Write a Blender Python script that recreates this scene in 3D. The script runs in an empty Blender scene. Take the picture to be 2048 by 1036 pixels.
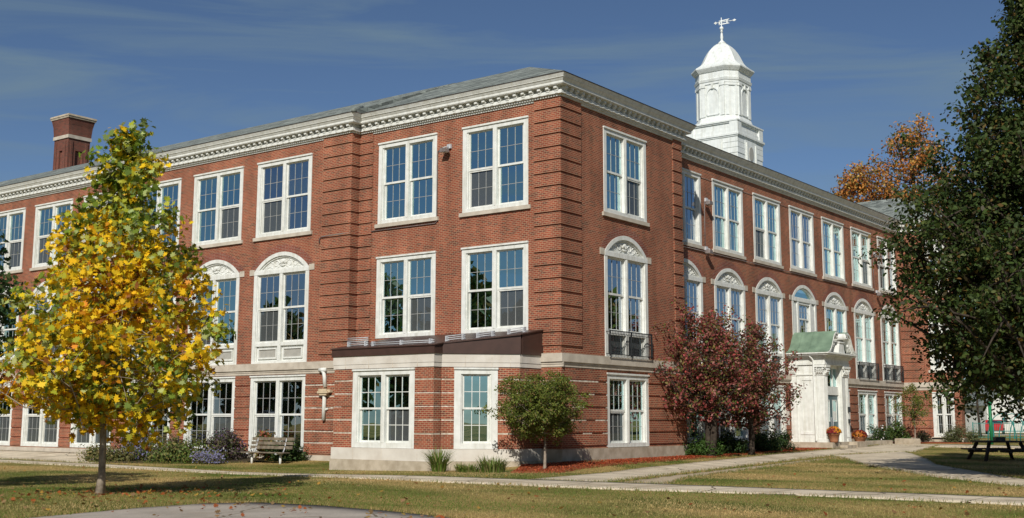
import bpy, bmesh, math, random
import numpy as np
from mathutils import Vector, Matrix
R = math.radians
random.seed(7)
rng = np.random.default_rng(11)
scene = bpy.context.scene
COL = scene.collection

# ---------------------------------------------------------------- camera
F_PX, PITCH, ROLL, YAW = 2357.978, .151735, .00258, .645682
cam_d = bpy.data.cameras.new('camera')
cam = bpy.data.objects.new('camera', cam_d)
COL.objects.link(cam)
scene.camera = cam
cam_d.sensor_width = 36.0
cam_d.lens = F_PX / 2048 * 36.0
cam_d.shift_y = -(518 - 478.8) / 2048
cam_d.clip_end = 2000
_f = Vector((-math.sin(YAW), math.cos(YAW), 0)); _r = Vector((math.cos(YAW), math.sin(YAW), 0)); _u = Vector((0, 0, 1))
CF = math.cos(PITCH) * _f + math.sin(PITCH) * _u
_cu = -math.sin(PITCH) * _f + math.cos(PITCH) * _u
CR = math.cos(ROLL) * _r + math.sin(ROLL) * _cu
CU = -math.sin(ROLL) * _r + math.cos(ROLL) * _cu
cam.matrix_world = Matrix(((CR.x, CU.x, -CF.x, 25.545), (CR.y, CU.y, -CF.y, -37.034), (CR.z, CU.z, -CF.z, 1.6), (0, 0, 0, 1)))

# ---------------------------------------------------------------- sun, sky, exposure
SUN_AZ, SUN_EL = R(25), R(37)          # azimuth from -Y towards +X
sdir = Vector((math.sin(SUN_AZ) * math.cos(SUN_EL), -math.cos(SUN_AZ) * math.cos(SUN_EL), math.sin(SUN_EL)))
sl = bpy.data.lights.new('sun', 'SUN')
sl.energy = 4.9; sl.angle = R(.53); sl.color = (1, .958, .885)
so = bpy.data.objects.new('sun', sl)
so.rotation_euler = sdir.to_track_quat('Z', 'Y').to_euler()
so.location = (0, -60, 60)
COL.objects.link(so)
W = bpy.data.worlds.new('World'); scene.world = W
W.use_nodes = True
wn, wl = W.node_tree.nodes, W.node_tree.links
bg = wn['Background']
sky = wn.new('ShaderNodeTexSky'); sky.sky_type = 'NISHITA'
sky.sun_disc = False
sky.sun_elevation = SUN_EL
sky.sun_rotation = math.atan2(sdir.x, sdir.y)
sky.altitude = 1500; sky.air_density = .95; sky.dust_density = .1; sky.ozone_density = 4.4
tc = wn.new('ShaderNodeTexCoord')
mp = wn.new('ShaderNodeMapping'); mp.inputs['Scale'].default_value = (1.0, 1.0, 9.0); mp.inputs['Rotation'].default_value = (.12, -.1, .3)
cn = wn.new('ShaderNodeTexNoise'); cn.inputs['Scale'].default_value = 2.6; cn.inputs['Detail'].default_value = 8; cn.inputs['Roughness'].default_value = .58; cn.inputs['Distortion'].default_value = .7
cr = wn.new('ShaderNodeMapRange'); cr.inputs['From Min'].default_value = .46; cr.inputs['From Max'].default_value = .78; cr.inputs['To Max'].default_value = .85
mixc = wn.new('ShaderNodeMix'); mixc.data_type = 'RGBA'
mixc.inputs['B'].default_value = (2.7, 3.9, 4.6, 1)
wl.new(tc.outputs['Generated'], mp.inputs[0]); wl.new(mp.outputs[0], cn.inputs['Vector'])
wl.new(cn.outputs['Fac'], cr.inputs['Value']); wl.new(cr.outputs[0], mixc.inputs['Factor'])
wl.new(sky.outputs[0], mixc.inputs['A']); wl.new(mixc.outputs['Result'], bg.inputs['Color'])
bg.inputs['Strength'].default_value = .071
scene.view_settings.view_transform = 'Standard'
scene.view_settings.look = 'None'
scene.view_settings.exposure = -0.12
scene.view_settings.gamma = 1
scene.cycles.max_bounces = 6; scene.cycles.transparent_max_bounces = 12
scene.cycles.use_denoising = True

# ---------------------------------------------------------------- materials
def newmat(name):
    m = bpy.data.materials.new(name); m.use_nodes = True
    nt = m.node_tree; return m, nt.nodes, nt.links, nt.nodes['Principled BSDF']
def noise_col(nodes, links, c1, c2, scale, detail=5, coord='Object', lo=.35, hi=.65, vec=None):
    t = nodes.new('ShaderNodeTexCoord')
    n = nodes.new('ShaderNodeTexNoise'); n.inputs['Scale'].default_value = scale; n.inputs['Detail'].default_value = detail
    links.new(vec if vec else t.outputs[coord], n.inputs['Vector'])
    r = nodes.new('ShaderNodeValToRGB')
    r.color_ramp.elements[0].position = lo; r.color_ramp.elements[1].position = hi
    r.color_ramp.elements[0].color = (*c1, 1); r.color_ramp.elements[1].color = (*c2, 1)
    links.new(n.outputs['Fac'], r.inputs['Fac'])
    return r.outputs['Color'], n.outputs['Fac']
def bump(nodes, links, p, h, strength, dist=.02):
    b = nodes.new('ShaderNodeBump'); b.inputs['Strength'].default_value = strength; b.inputs['Distance'].default_value = dist
    links.new(h, b.inputs['Height']); links.new(b.outputs[0], p.inputs['Normal'])
def mulmix(nodes, links, a, b, f, mode='MULTIPLY'):
    m = nodes.new('ShaderNodeMix'); m.data_type = 'RGBA'; m.blend_type = mode
    m.inputs['Factor'].default_value = f
    links.new(a, m.inputs['A']); links.new(b, m.inputs['B']); return m.outputs['Result']
def plain(name, c1, c2=None, scale=3, rough=.6, spec=.3, bmp=0):
    m, n, l, p = newmat(name)
    c2 = c2 or tuple(x * .85 for x in c1)
    c, f = noise_col(n, l, c2, c1, scale)
    l.new(c, p.inputs['Base Color']); p.inputs['Roughness'].default_value = rough
    p.inputs['Specular IOR Level'].default_value = spec
    if bmp: bump(n, l, p, f, bmp)
    return m
def brick_mat(name, c1, c2, mortar, dark, w=.205, h=.0742, ms=.010, rot=False):
    m, n, l, p = newmat(name)
    uv = n.new('ShaderNodeTexCoord')
    b = n.new('ShaderNodeTexBrick')
    b.inputs['Scale'].default_value = 1; b.inputs['Brick Width'].default_value = w; b.inputs['Row Height'].default_value = h
    b.inputs['Mortar Size'].default_value = ms; b.inputs['Mortar Smooth'].default_value = .2; b.inputs['Bias'].default_value = -.1
    b.inputs['Color1'].default_value = (*c1, 1); b.inputs['Color2'].default_value = (*c2, 1); b.inputs['Mortar'].default_value = (*mortar, 1)
    l.new(uv.outputs['UV'], b.inputs['Vector'])
    # single dark (burnt) bricks: cells of the same grid picked by white noise
    sx = n.new('ShaderNodeSeparateXYZ'); l.new(uv.outputs['UV'], sx.inputs[0])
    def math_(op, a, bv):
        k = n.new('ShaderNodeMath'); k.operation = op
        if hasattr(a, 'node'): l.new(a, k.inputs[0])
        else: k.inputs[0].default_value = a
        if hasattr(bv, 'node'): l.new(bv, k.inputs[1])
        else: k.inputs[1].default_value = bv
        return k.outputs[0]
    row = math_('FLOOR', math_('DIVIDE', sx.outputs[1], h), 0)
    off = math_('MULTIPLY', math_('MODULO', math_('ABSOLUTE', row, 0), 2), .5)
    colm = math_('FLOOR', math_('ADD', math_('DIVIDE', sx.outputs[0], w), off), 0)
    cx = n.new('ShaderNodeCombineXYZ'); l.new(row, cx.inputs[0]); l.new(colm, cx.inputs[1])
    wn_ = n.new('ShaderNodeTexWhiteNoise'); wn_.noise_dimensions = '2D'; l.new(cx.outputs[0], wn_.inputs['Vector'])
    rr = n.new('ShaderNodeMapRange'); rr.inputs['From Min'].default_value = .62; rr.inputs['From Max'].default_value = 1.0
    l.new(wn_.outputs['Value'], rr.inputs['Value'])
    dk = n.new('ShaderNodeMix'); dk.data_type = 'RGBA'; dk.inputs['B'].default_value = (*dark, 1)
    l.new(b.outputs['Color'], dk.inputs['A'])
    iv = math_('SUBTRACT', 1.0, b.outputs['Fac'])
    l.new(math_('MULTIPLY', math_('MULTIPLY', rr.outputs[0], iv), .8), dk.inputs['Factor'])
    big, f = noise_col(n, l, (.74, .72, .72), (1.12, 1.08, 1.05), .55, 6, lo=.3, hi=.7)
    stv = n.new('ShaderNodeMapping'); stv.inputs['Scale'].default_value = (1.7, 1.7, .16); tco = n.new('ShaderNodeTexCoord'); l.new(tco.outputs['Object'], stv.inputs[0])
    stk, f5 = noise_col(n, l, (.76, .74, .73), (1.06, 1.05, 1.05), 1.0, 8, lo=.34, hi=.6, vec=stv.outputs[0])
    c = mulmix(n, l, mulmix(n, l, dk.outputs['Result'], big, 1.0), stk, .8)
    l.new(c, p.inputs['Base Color']); p.inputs['Roughness'].default_value = .85; p.inputs['Specular IOR Level'].default_value = .2
    bump(n, l, p, iv, .35, .006)
    return m
M = {}
M['brick'] = brick_mat('red_brick', (.335, .083, .044), (.225, .055, .034), (.42, .295, .185), (.095, .044, .034))
M['arch_brick'] = brick_mat('arch_brick', (.29, .075, .045), (.21, .052, .034), (.36, .26, .20), (.15, .05, .035), w=.4, h=.072)
M['sooty_brick'] = brick_mat('sooty_brick', (.20, .052, .034), (.14, .038, .028), (.22, .15, .11), (.06, .03, .026))
M['stone'] = plain('limestone', (.56, .50, .41), (.44, .385, .31), 2.2, .85, .2, .1)
M['pale_stone'] = plain('pale_limestone', (.66, .62, .55), (.55, .50, .43), 1.6, .85, .2, .08)
M['footing'] = plain('old_concrete', (.50, .43, .33), (.36, .30, .22), 3, .9, .15, .2)
def aged_paint(name, c1, c2):
    m, n, l, p = newmat(name)
    a, f = noise_col(n, l, c2, c1, 4, 6)
    tco = n.new('ShaderNodeTexCoord'); stv = n.new('ShaderNodeMapping'); stv.inputs['Scale'].default_value = (7, 7, .5); l.new(tco.outputs['Object'], stv.inputs[0])
    s, f2 = noise_col(n, l, (.80, .78, .73), (1, 1, 1), 1.0, 7, lo=.32, hi=.52, vec=stv.outputs[0])
    l.new(mulmix(n, l, a, s, .7), p.inputs['Base Color']); p.inputs['Roughness'].default_value = .55; p.inputs['Specular IOR Level'].default_value = .3
    return m
M['white'] = aged_paint('white_paint', (.75, .755, .71), (.655, .66, .61))
M['cupola_white'] = aged_paint('cupola_paint', (.76, .785, .755), (.67, .70, .675))
M['muntin'] = plain('grille_bars', (.40, .40, .38), (.33, .33, .31), 6, .6)
M['lime'] = plain('lime_wash', (.70, .64, .54), (.42, .34, .26), 9, .9, .1)
M['grey_panel'] = plain('grey_panel', (.40, .385, .34), (.34, .33, .29), 4, .7)
M['brown_metal'] = plain('brown_metal', (.070, .036, .027), (.055, .029, .022), 3, .45, .4)
M['copper'] = plain('verdigris_copper', (.19, .275, .19), (.115, .175, .12), 1.6, .7, .3, .1)
M['galv'] = plain('galvanised_steel', (.55, .56, .57), (.42, .43, .44), 8, .4, .5)
M['iron'] = plain('black_iron', (.028, .032, .034), (.018, .02, .022), 6, .5, .4)
M['door'] = plain('blue_grey_door', (.085, .145, .155), (.07, .12, .13), 3, .45, .4)
M['conduit'] = plain('grey_conduit', (.22, .19, .18), (.16, .13, .12), 5, .6)
M['tan_plastic'] = plain('tan_plastic', (.62, .50, .33), (.52, .42, .28), 5, .6)
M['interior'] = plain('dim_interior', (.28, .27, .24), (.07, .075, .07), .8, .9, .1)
M['blind'] = plain('window_blind', (.66, .65, .56), (.58, .57, .48), 2, .8, .1)
# glass: clear pane with a strong cool sky reflection
def glass_mat(name, refl, tint, dim=None):
    m, n, l, p = newmat(name)
    n.remove(p)
    out = n['Material Output']
    g = n.new('ShaderNodeBsdfGlossy'); g.inputs['Roughness'].default_value = .0; g.inputs['Color'].default_value = (*tint, 1)
    t = n.new('ShaderNodeBsdfTransparent'); t.inputs['Color'].default_value = (.78, .84, .80, 1) if not dim else (*dim, 1)
    fr = n.new('ShaderNodeFresnel'); fr.inputs['IOR'].default_value = 1.52
    a = n.new('ShaderNodeMath'); a.operation = 'ADD'; a.inputs[1].default_value = refl; l.new(fr.outputs[0], a.inputs[0])
    # slightly wavy old panes
    tcx = n.new('ShaderNodeTexCoord'); nz = n.new('ShaderNodeTexNoise'); nz.inputs['Scale'].default_value = .9; nz.inputs['Detail'].default_value = 1
    l.new(tcx.outputs['Object'], nz.inputs['Vector'])
    bp = n.new('ShaderNodeBump'); bp.inputs['Strength'].default_value = .12; bp.inputs['Distance'].default_value = .02
    l.new(nz.outputs['Fac'], bp.inputs['Height']); l.new(bp.outputs[0], g.inputs['Normal'])
    mx = n.new('ShaderNodeMixShader'); l.new(a.outputs[0], mx.inputs[0]); l.new(t.outputs[0], mx.inputs[1]); l.new(g.outputs[0], mx.inputs[2])
    l.new(mx.outputs[0], out.inputs['Surface'])
    return m
M['glass'] = glass_mat('window_glass', .50, (.70, .98, 1.0))
M['old_glass'] = glass_mat('old_window_glass', .40, (.80, .90, 1.0))
M['screen_glass'] = glass_mat('screened_glass', .15, (.6, .78, .88), (.42, .44, .43))
_n, _l = M['screen_glass'].node_tree.nodes, M['screen_glass'].node_tree.links
_d = _n.new('ShaderNodeBsdfDiffuse'); _d.inputs['Color'].default_value = (.115, .125, .125, 1); _m = _n.new('ShaderNodeMixShader'); _m.inputs[0].default_value = .55
_o = _n['Material Output']; _l.new(_o.inputs['Surface'].links[0].from_socket, _m.inputs[1]); _l.new(_d.outputs[0], _m.inputs[2]); _l.new(_m.outputs[0], _o.inputs['Surface'])
# roof shingles
m, n, l, p = newmat('grey_shingles')
uv = n.new('ShaderNodeTexCoord'); b = n.new('ShaderNodeTexBrick')
b.inputs['Scale'].default_value = 1; b.inputs['Brick Width'].default_value = .46; b.inputs['Row Height'].default_value = .24
b.inputs['Mortar Size'].default_value = .012; b.inputs['Color1'].default_value = (.27, .295, .275, 1); b.inputs['Color2'].default_value = (.095, .105, .10, 1); b.inputs['Mortar'].default_value = (.045, .05, .05, 1)
l.new(uv.outputs['UV'], b.inputs['Vector'])
c2, f2 = noise_col(n, l, (.75, .78, .75), (1.15, 1.15, 1.1), 1.2)
l.new(mulmix(n, l, b.outputs['Color'], c2, 1), p.inputs['Base Color']); p.inputs['Roughness'].default_value = .9
bump(n, l, p, b.outputs['Color'], .12, .01)
M['shingle'] = m
# ---- ground materials
m, n, l, p = newmat('lawn')
geo = n.new('ShaderNodeTexCoord')
mpn = n.new('ShaderNodeMapping'); mpn.inputs['Rotation'].default_value = (0, 0, -.3); mpn.inputs['Scale'].default_value = (.45, 1, 1)
l.new(geo.outputs['Object'], mpn.inputs[0])
cA, fA = noise_col(n, l, (.11, .135, .026), (.43, .305, .13), .34, 7, vec=mpn.outputs[0], lo=.41, hi=.57)
cB, fB = noise_col(n, l, (.62, .66, .5), (1.3, 1.25, 1.2), 9, 6, lo=.3, hi=.7)
cC, fC = noise_col(n, l, (.55, .6, .5), (1.25, 1.2, 1.2), 60, 4, lo=.3, hi=.7)
c = mulmix(n, l, mulmix(n, l, cA, cB, .8), cC, .8)
l.new(c, p.inputs['Base Color']); p.inputs['Roughness'].default_value = .95; p.inputs['Specular IOR Level'].default_value = .1
bump(n, l, p, fC, .9, .05)
M['lawn'] = m
def concrete(name, c1, c2, joint):
    m, n, l, p = newmat(name)
    a, f = noise_col(n, l, c2, c1, 1.3, 9)
    g, f3 = noise_col(n, l, (.8, .8, .8), (1.1, 1.1, 1.08), 40, 3)
    c = mulmix(n, l, a, g, .8)
    # stains
    s, f4 = noise_col(n, l, (.62, .58, .52), (1, 1, 1), .5, 8, lo=.36, hi=.5)
    c = mulmix(n, l, c, s, .55)
    if joint:      # expansion joints every slab length, from the length along the path
        at = n.new('ShaderNodeAttribute'); at.attribute_name = 'path_s'
        md = n.new('ShaderNodeMath'); md.operation = 'PINGPONG'; md.inputs[1].default_value = .8; l.new(at.outputs['Fac'], md.inputs[0])
        cp = n.new('ShaderNodeMath'); cp.operation = 'LESS_THAN'; cp.inputs[1].default_value = .022; l.new(md.outputs[0], cp.inputs[0])
        jm = n.new('ShaderNodeMix'); jm.data_type = 'RGBA'; jm.inputs['B'].default_value = (.14, .115, .08, 1); l.new(cp.outputs[0], jm.inputs['Factor']); l.new(c, jm.inputs['A']); c = jm.outputs['Result']
    v = n.new('ShaderNodeTexVoronoi'); v.feature = 'DISTANCE_TO_EDGE'; v.inputs['Scale'].default_value = .33
    tv = n.new('ShaderNodeTexCoord'); nv = n.new('ShaderNodeTexNoise'); nv.inputs['Scale'].default_value = 1.2; l.new(tv.outputs['Object'], nv.inputs['Vector']); ad = n.new('ShaderNodeMix'); ad.data_type = 'RGBA'; ad.inputs['Factor'].default_value = .35; l.new(tv.outputs['Object'], ad.inputs['A']); l.new(nv.outputs['Color'], ad.inputs['B']); l.new(ad.outputs['Result'], v.inputs['Vector'])
    ck = n.new('ShaderNodeMath'); ck.operation = 'LESS_THAN'; ck.inputs[1].default_value = .006; l.new(v.outputs['Distance'], ck.inputs[0])
    cm_ = n.new('ShaderNodeMix'); cm_.data_type = 'RGBA'; cm_.inputs['B'].default_value = (.16, .13, .09, 1); l.new(ck.outputs[0], cm_.inputs['Factor']); l.new(c, cm_.inputs['A']); c = cm_.outputs['Result']
    l.new(c, p.inputs['Base Color']); p.inputs['Roughness'].default_value = .9; p.inputs['Specular IOR Level'].default_value = .2
    bump(n, l, p, f3, .3, .01)
    return m
M['walk'] = concrete('sidewalk_concrete', (.66, .565, .425), (.52, .44, .33), True)
M['asphalt'] = concrete('weathered_asphalt', (.43, .375, .32), (.34, .30, .255), False)
M['dirt'] = plain('bare_dirt', (.50, .41, .29), (.36, .28, .18), 6, .95, .1, .5)
M['mulch'] = plain('red_mulch', (.30, .085, .036), (.11, .034, .018), 22, .95, .1, 1.0)
M['soil'] = plain('dark_soil', (.075, .055, .032), (.04, .032, .02), 8, .95, .1, .8)
# foliage: colour per leaf from an attribute
m, n, l, p = newmat('leaf'); n.remove(p)
at = n.new('ShaderNodeAttribute'); at.attribute_name = 'leafcol'
d = n.new('ShaderNodeBsdfPrincipled'); d.inputs['Roughness'].default_value = .55; d.inputs['Specular IOR Level'].default_value = .25
t = n.new('ShaderNodeBsdfTranslucent'); mx = n.new('ShaderNodeMixShader'); mx.inputs[0].default_value = .36
l.new(at.outputs['Color'], d.inputs['Base Color']); l.new(at.outputs['Color'], t.inputs['Color'])
l.new(d.outputs[0], mx.inputs[1]); l.new(t.outputs[0], mx.inputs[2]); l.new(mx.outputs[0], n['Material Output'].inputs['Surface'])
M['leaf'] = m
M['bark'] = plain('grey_bark', (.38, .32, .25), (.20, .165, .125), 7, .9, .1, .8)
M['dark_bark'] = plain('dark_bark', (.07, .055, .042), (.035, .028, .022), 7, .9, .1, .6)
M['wood'] = plain('weathered_wood', (.24, .20, .145), (.13, .105, .075), 6, .85, .15, .3)
M['dark_wood'] = plain('brown_plastic_wood', (.055, .042, .032), (.035, .027, .02), 5, .7, .2)
M['terracotta'] = plain('terracotta', (.42, .19, .10), (.34, .145, .075), 5, .8, .2)
M['blue'] = plain('blue_paint', (.02, .05, .32), (.015, .04, .24), 6, .5)
M['teal'] = plain('teal_paint', (.02, .22, .19), (.015, .17, .15), 4, .5)
M['green_post'] = plain('green_paint', (.015, .20, .075), (.012, .15, .06), 4, .5)
M['car_red'] = plain('red_car_paint', (.45, .02, .025), (.4, .018, .02), 2, .25, .6)
M['rubber'] = plain('black_rubber', (.02, .02, .02), None, 8, .8)
M['car_glass'] = plain('dark_car_glass', (.03, .04, .05), None, 2, .08, .8)
M['lens'] = plain('lamp_lens', (.75, .75, .72), None, 3, .2, .6)

# ---------------------------------------------------------------- mesh helpers
class MB:
    def __init__(s): s.v = []; s.f = []; s.m = []; s.smooth = []
    def add(s, vs, fs, mi=0, smooth=False):
        o = len(s.v); s.v += [tuple(x) for x in vs]
        for f in fs: s.f.append(tuple(o + i for i in f)); s.m.append(mi); s.smooth.append(smooth)
    def build(s, name, mats, parent=None):
        me = bpy.data.meshes.new(name)
        me.from_pydata(s.v, [], s.f)
        if not isinstance(mats, (list, tuple)): mats = [mats]
        for a in mats: me.materials.append(M[a])
        me.polygons.foreach_set('material_index', s.m)
        me.polygons.foreach_set('use_smooth', s.smooth)
        # metre UVs along each face
        uvl = me.uv_layers.new(name='uv')
        co = np.array(s.v)
        uvs = np.zeros((len(me.loops), 2)); 
        for p in me.polygons:
            nn = p.normal
            idx = list(p.vertices); P = co[idx]
            if abs(nn.z) > .6: q = P[:, :2]
            else:
                k = math.hypot(nn.x, nn.y) or 1
                q = np.stack([P[:, 0] * (-nn.y / k) + P[:, 1] * (nn.x / k), P[:, 2]], 1)
            uvs[p.loop_start:p.loop_start + p.loop_total] = q
        uvl.data.foreach_set('uv', uvs.ravel())
        me.update()
        o = bpy.data.objects.new(name, me); COL.objects.link(o)
        if parent: o.parent = parent
        return o
QF = [(0, 3, 2, 1), (4, 5, 6, 7), (0, 1, 5, 4), (1, 2, 6, 5), (2, 3, 7, 6), (3, 0, 4, 7)]
class Face:
    """a wall plane: h runs to the right seen from outside, d outwards"""
    def __init__(s, o, h): 
        s.o = Vector((o[0], o[1], 0)); s.h = Vector((h[0], h[1], 0)).normalized(); s.n = Vector((s.h.y, -s.h.x, 0))
    def p(s, h, z, d=0): 
        q = s.o + s.h * h + s.n * d; return (q.x, q.y, z)
    def box(s, mb, h0, h1, z0, z1, d0, d1, mi=0):
        vs = [s.p(h0, z0, d0), s.p(h1, z0, d0), s.p(h1, z0, d1), s.p(h0, z0, d1), s.p(h0, z1, d0), s.p(h1, z1, d0), s.p(h1, z1, d1), s.p(h0, z1, d1)]
        mb.add(vs, [tuple(reversed(f)) for f in QF], mi)
    def quad(s, mb, h0, h1, z0, z1, d=0, mi=0):
        mb.add([s.p(h0, z0, d), s.p(h1, z0, d), s.p(h1, z1, d), s.p(h0, z1, d)], [(0, 1, 2, 3)], mi)
    def prism(s, mb, pts, d0, d1, mi=0):
        n_ = len(pts)
        vs = [s.p(a, b, d0) for a, b in pts] + [s.p(a, b, d1) for a, b in pts]
        fs = [tuple(range(n_ - 1, -1, -1)), tuple(range(n_, 2 * n_))] + [(i, (i + 1) % n_, n_ + (i + 1) % n_, n_ + i) for i in range(n_)]
        mb.add(vs, fs, mi)
def box(mb, c, s, mi=0, rz=0):
    f = Face((c[0], c[1]), (math.cos(rz), math.sin(rz)))
    f.box(mb, -s[0] / 2, s[0] / 2, c[2] - s[2] / 2, c[2] + s[2] / 2, -s[1] / 2, s[1] / 2, mi)
def tube(mb, pts, rad, seg=8, mi=0, cap=True):
    pts = [Vector(p) for p in pts]; n_ = len(pts)
    if not isinstance(rad, (list, tuple)): rad = [rad] * n_
    vs = []; prev = None
    for i, p in enumerate(pts):
        d = (pts[min(i + 1, n_ - 1)] - pts[max(i - 1, 0)]).normalized()
        a = d.cross(Vector((0, 0, 1))) if abs(d.z) < .95 else d.cross(Vector((1, 0, 0)))
        a.normalize()
        if prev is not None and a.dot(prev) < 0: a = -a
        prev = a
        b = d.cross(a)
        for k in range(seg):
            t = 2 * math.pi * k / seg
            vs.append(p + (a * math.cos(t) + b * math.sin(t)) * rad[i])
    fs = []
    for i in range(n_ - 1):
        for k in range(seg):
            fs.append((i * seg + k, i * seg + (k + 1) % seg, (i + 1) * seg + (k + 1) % seg, (i + 1) * seg + k))
    if cap: fs += [tuple(range(seg - 1, -1, -1)), tuple(range((n_ - 1) * seg, n_ * seg))]
    mb.add(vs, fs, mi, True)
def lathe(mb, c, prof, seg=16, mi=0, ring=None, smooth=True):
    """prof: (r, z) from bottom up; ring: list of unit (x, y) corners for a non-round section"""
    ring = ring or [(math.cos(2 * math.pi * k / seg), math.sin(2 * math.pi * k / seg)) for k in range(seg)]
    k_ = len(ring); vs = [(c[0] + r * a, c[1] + r * b, z) for r, z in prof for a, b in ring]
    fs = [(i * k_ + k, i * k_ + (k + 1) % k_, (i + 1) * k_ + (k + 1) % k_, (i + 1) * k_ + k) for i in range(len(prof) - 1) for k in range(k_)]
    fs += [tuple(range(k_ - 1, -1, -1)), tuple(range((len(prof) - 1) * k_, len(prof) * k_))]
    mb.add(vs, fs, mi, smooth)
def tag(o, label=None, cat=None, group=None, kind=None):
    if label: o['label'] = label
    if cat: o['category'] = cat
    if group: o['group'] = group
    if kind: o['kind'] = kind
    return o
def empty(name, loc, label, cat, group=None, rz=0):
    o = bpy.data.objects.new(name, None); COL.objects.link(o); o.location = loc; o.rotation_euler.z = rz
    o.empty_display_size = .2
    bpy.context.view_layer.update()
    return tag(o, label, cat, group)
def under(parent, o):
    """parent keeping world placement (parts are built in world coordinates)"""
    o.parent = parent
    o.matrix_parent_inverse = (Matrix.Translation(parent.location) @ Matrix.Rotation(parent.rotation_euler.z, 4, 'Z')).inverted()
    return o
# ================================================================= SCHOOL BUILDING
school = empty('school_building', (0, 0, 0), 'long three-storey red brick school with white cornice, arched windows and white cupola', 'school building')
XW = -1.35                        # plane of the long entrance wall
F_PAV = Face((-10.86, 0), (1, 0))         # end pavilion, left face
F_WING = Face((-70, -.5), (1, 0))         # long left wing
F_RET = Face((-10.86, -.5), (0, 1))       # short return between them
F_SIDE = Face((0, 0), (0, 1))             # end pavilion, right face
F_LONG = Face((XW, 9.66), (0, 1))         # entrance wall
F_FARL = Face((XW, 42.2), (1, 0))         # far pavilion, face towards us
XF = 2.38
F_FARR = Face((XF, 42.2), (0, 1)); F_FAR2 = Face((-.8, 42.9), (0, 1))
ZT, Z0 = 14.17, -.6
def arc_pts(h0, h1, zs, rise, n_=18, inset=0):
    w = (h1 - h0) / 2; r = (w * w + rise * rise) / (2 * rise); cx = (h0 + h1) / 2; cz = zs + rise - r
    a = math.asin(min(1, w / r)); r2 = r - inset
    if inset: a = math.acos(max(-1, min(1, (zs - cz) / r2)))
    return [(cx + r2 * math.sin(-a + 2 * a * i / n_), cz + r2 * math.cos(-a + 2 * a * i / n_)) for i in range(n_ + 1)]
RISE = .82; SPR = 8.38
def wall(mb, fc, H0, H1, Za, Zb, holes, depth=.24, mi=0):
    hs = sorted({H0, H1} | {x for a in holes for x in a[:2]}); zs = sorted({Za, Zb} | {x for a in holes for x in a[2:4]})
    for i in range(len(hs) - 1):
        for j in range(len(zs) - 1):
            ch, cz = (hs[i] + hs[i + 1]) / 2, (zs[j] + zs[j + 1]) / 2
            if any(a[0] < ch < a[1] and a[2] < cz < a[3] for a in holes): continue
            fc.quad(mb, hs[i], hs[i + 1], zs[j], zs[j + 1], 0, mi)
    for a in holes:
        h0, h1, z0, z1 = a[:4]; arch = len(a) > 4
        zt = SPR if arch else z1
        mb.add([fc.p(h0, z0, 0), fc.p(h0, zt, 0), fc.p(h0, zt, -depth), fc.p(h0, z0, -depth)], [(3, 2, 1, 0)], mi)
        mb.add([fc.p(h1, z0, 0), fc.p(h1, zt, 0), fc.p(h1, zt, -depth), fc.p(h1, z0, -depth)], [(0, 1, 2, 3)], mi)
        mb.add([fc.p(h0, z0, 0), fc.p(h1, z0, 0), fc.p(h1, z0, -depth), fc.p(h0, z0, -depth)], [(0, 3, 2, 1)], mi)
        if not arch:
            mb.add([fc.p(h0, z1, 0), fc.p(h1, z1, 0), fc.p(h1, z1, -depth), fc.p(h0, z1, -depth)], [(0, 1, 2, 3)], mi)
        else:
            A = arc_pts(h0, h1, SPR, RISE)
            for k in range(len(A) - 1):
                (x0, y0), (x1, y1) = A[k], A[k + 1]
                mb.add([fc.p(x0, y0), fc.p(x1, y1), fc.p(x1, z1), fc.p(x0, z1)], [(0, 1, 2, 3)], mi)
                mb.add([fc.p(x0, y0), fc.p(x1, y1), fc.p(x1, y1, -depth), fc.p(x0, y0, -depth)], [(0, 1, 2, 3)], mi)
def P(mb, name, mats, par=None): return mb.build(name, mats, par or school)

def sash(par, fc, a, b, z0, z1, d, cols=3, rows=2, fr=.075):
    mb = MB()
    fc.box(mb, a, a + fr, z0, z1, d, d + .045); fc.box(mb, b - fr, b, z0, z1, d, d + .045)
    fc.box(mb, a + fr, b - fr, z0, z0 + fr * 1.15, d, d + .042); fc.box(mb, a + fr, b - fr, z1 - fr * .85, z1, d, d + .042)
    gw, gh = b - a - 2 * fr, z1 - z0 - 2 * fr
    for i in range(1, cols): 
        x = a + fr + gw * i / cols; fc.box(mb, x - .009, x + .009, z0 + fr * 1.15, z1 - fr * .85, d + .008, d + .034, 1)
    for j in range(1, rows):
        z = z0 + fr + gh * j / rows; fc.box(mb, a + fr, b - fr, z - .009, z + .009, d + .010, d + .032, 1)
    P(mb, 'sash', ['white', 'muntin'], par)
def room(par, fc, h0, h1, z0, z1, dep=1.6, d0=-.22):
    mb = MB()
    vs = [fc.p(h0, z0, d0), fc.p(h1, z0, d0), fc.p(h1, z1, d0), fc.p(h0, z1, d0), fc.p(h0, z0, d0 - dep), fc.p(h1, z0, d0 - dep), fc.p(h1, z1, d0 - dep), fc.p(h0, z1, d0 - dep)]
    mb.add(vs, [(4, 5, 6, 7), (0, 1, 5, 4), (1, 2, 6, 5), (2, 3, 7, 6), (3, 0, 4, 7)])
    P(mb, 'room_interior', 'interior', par)
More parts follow.
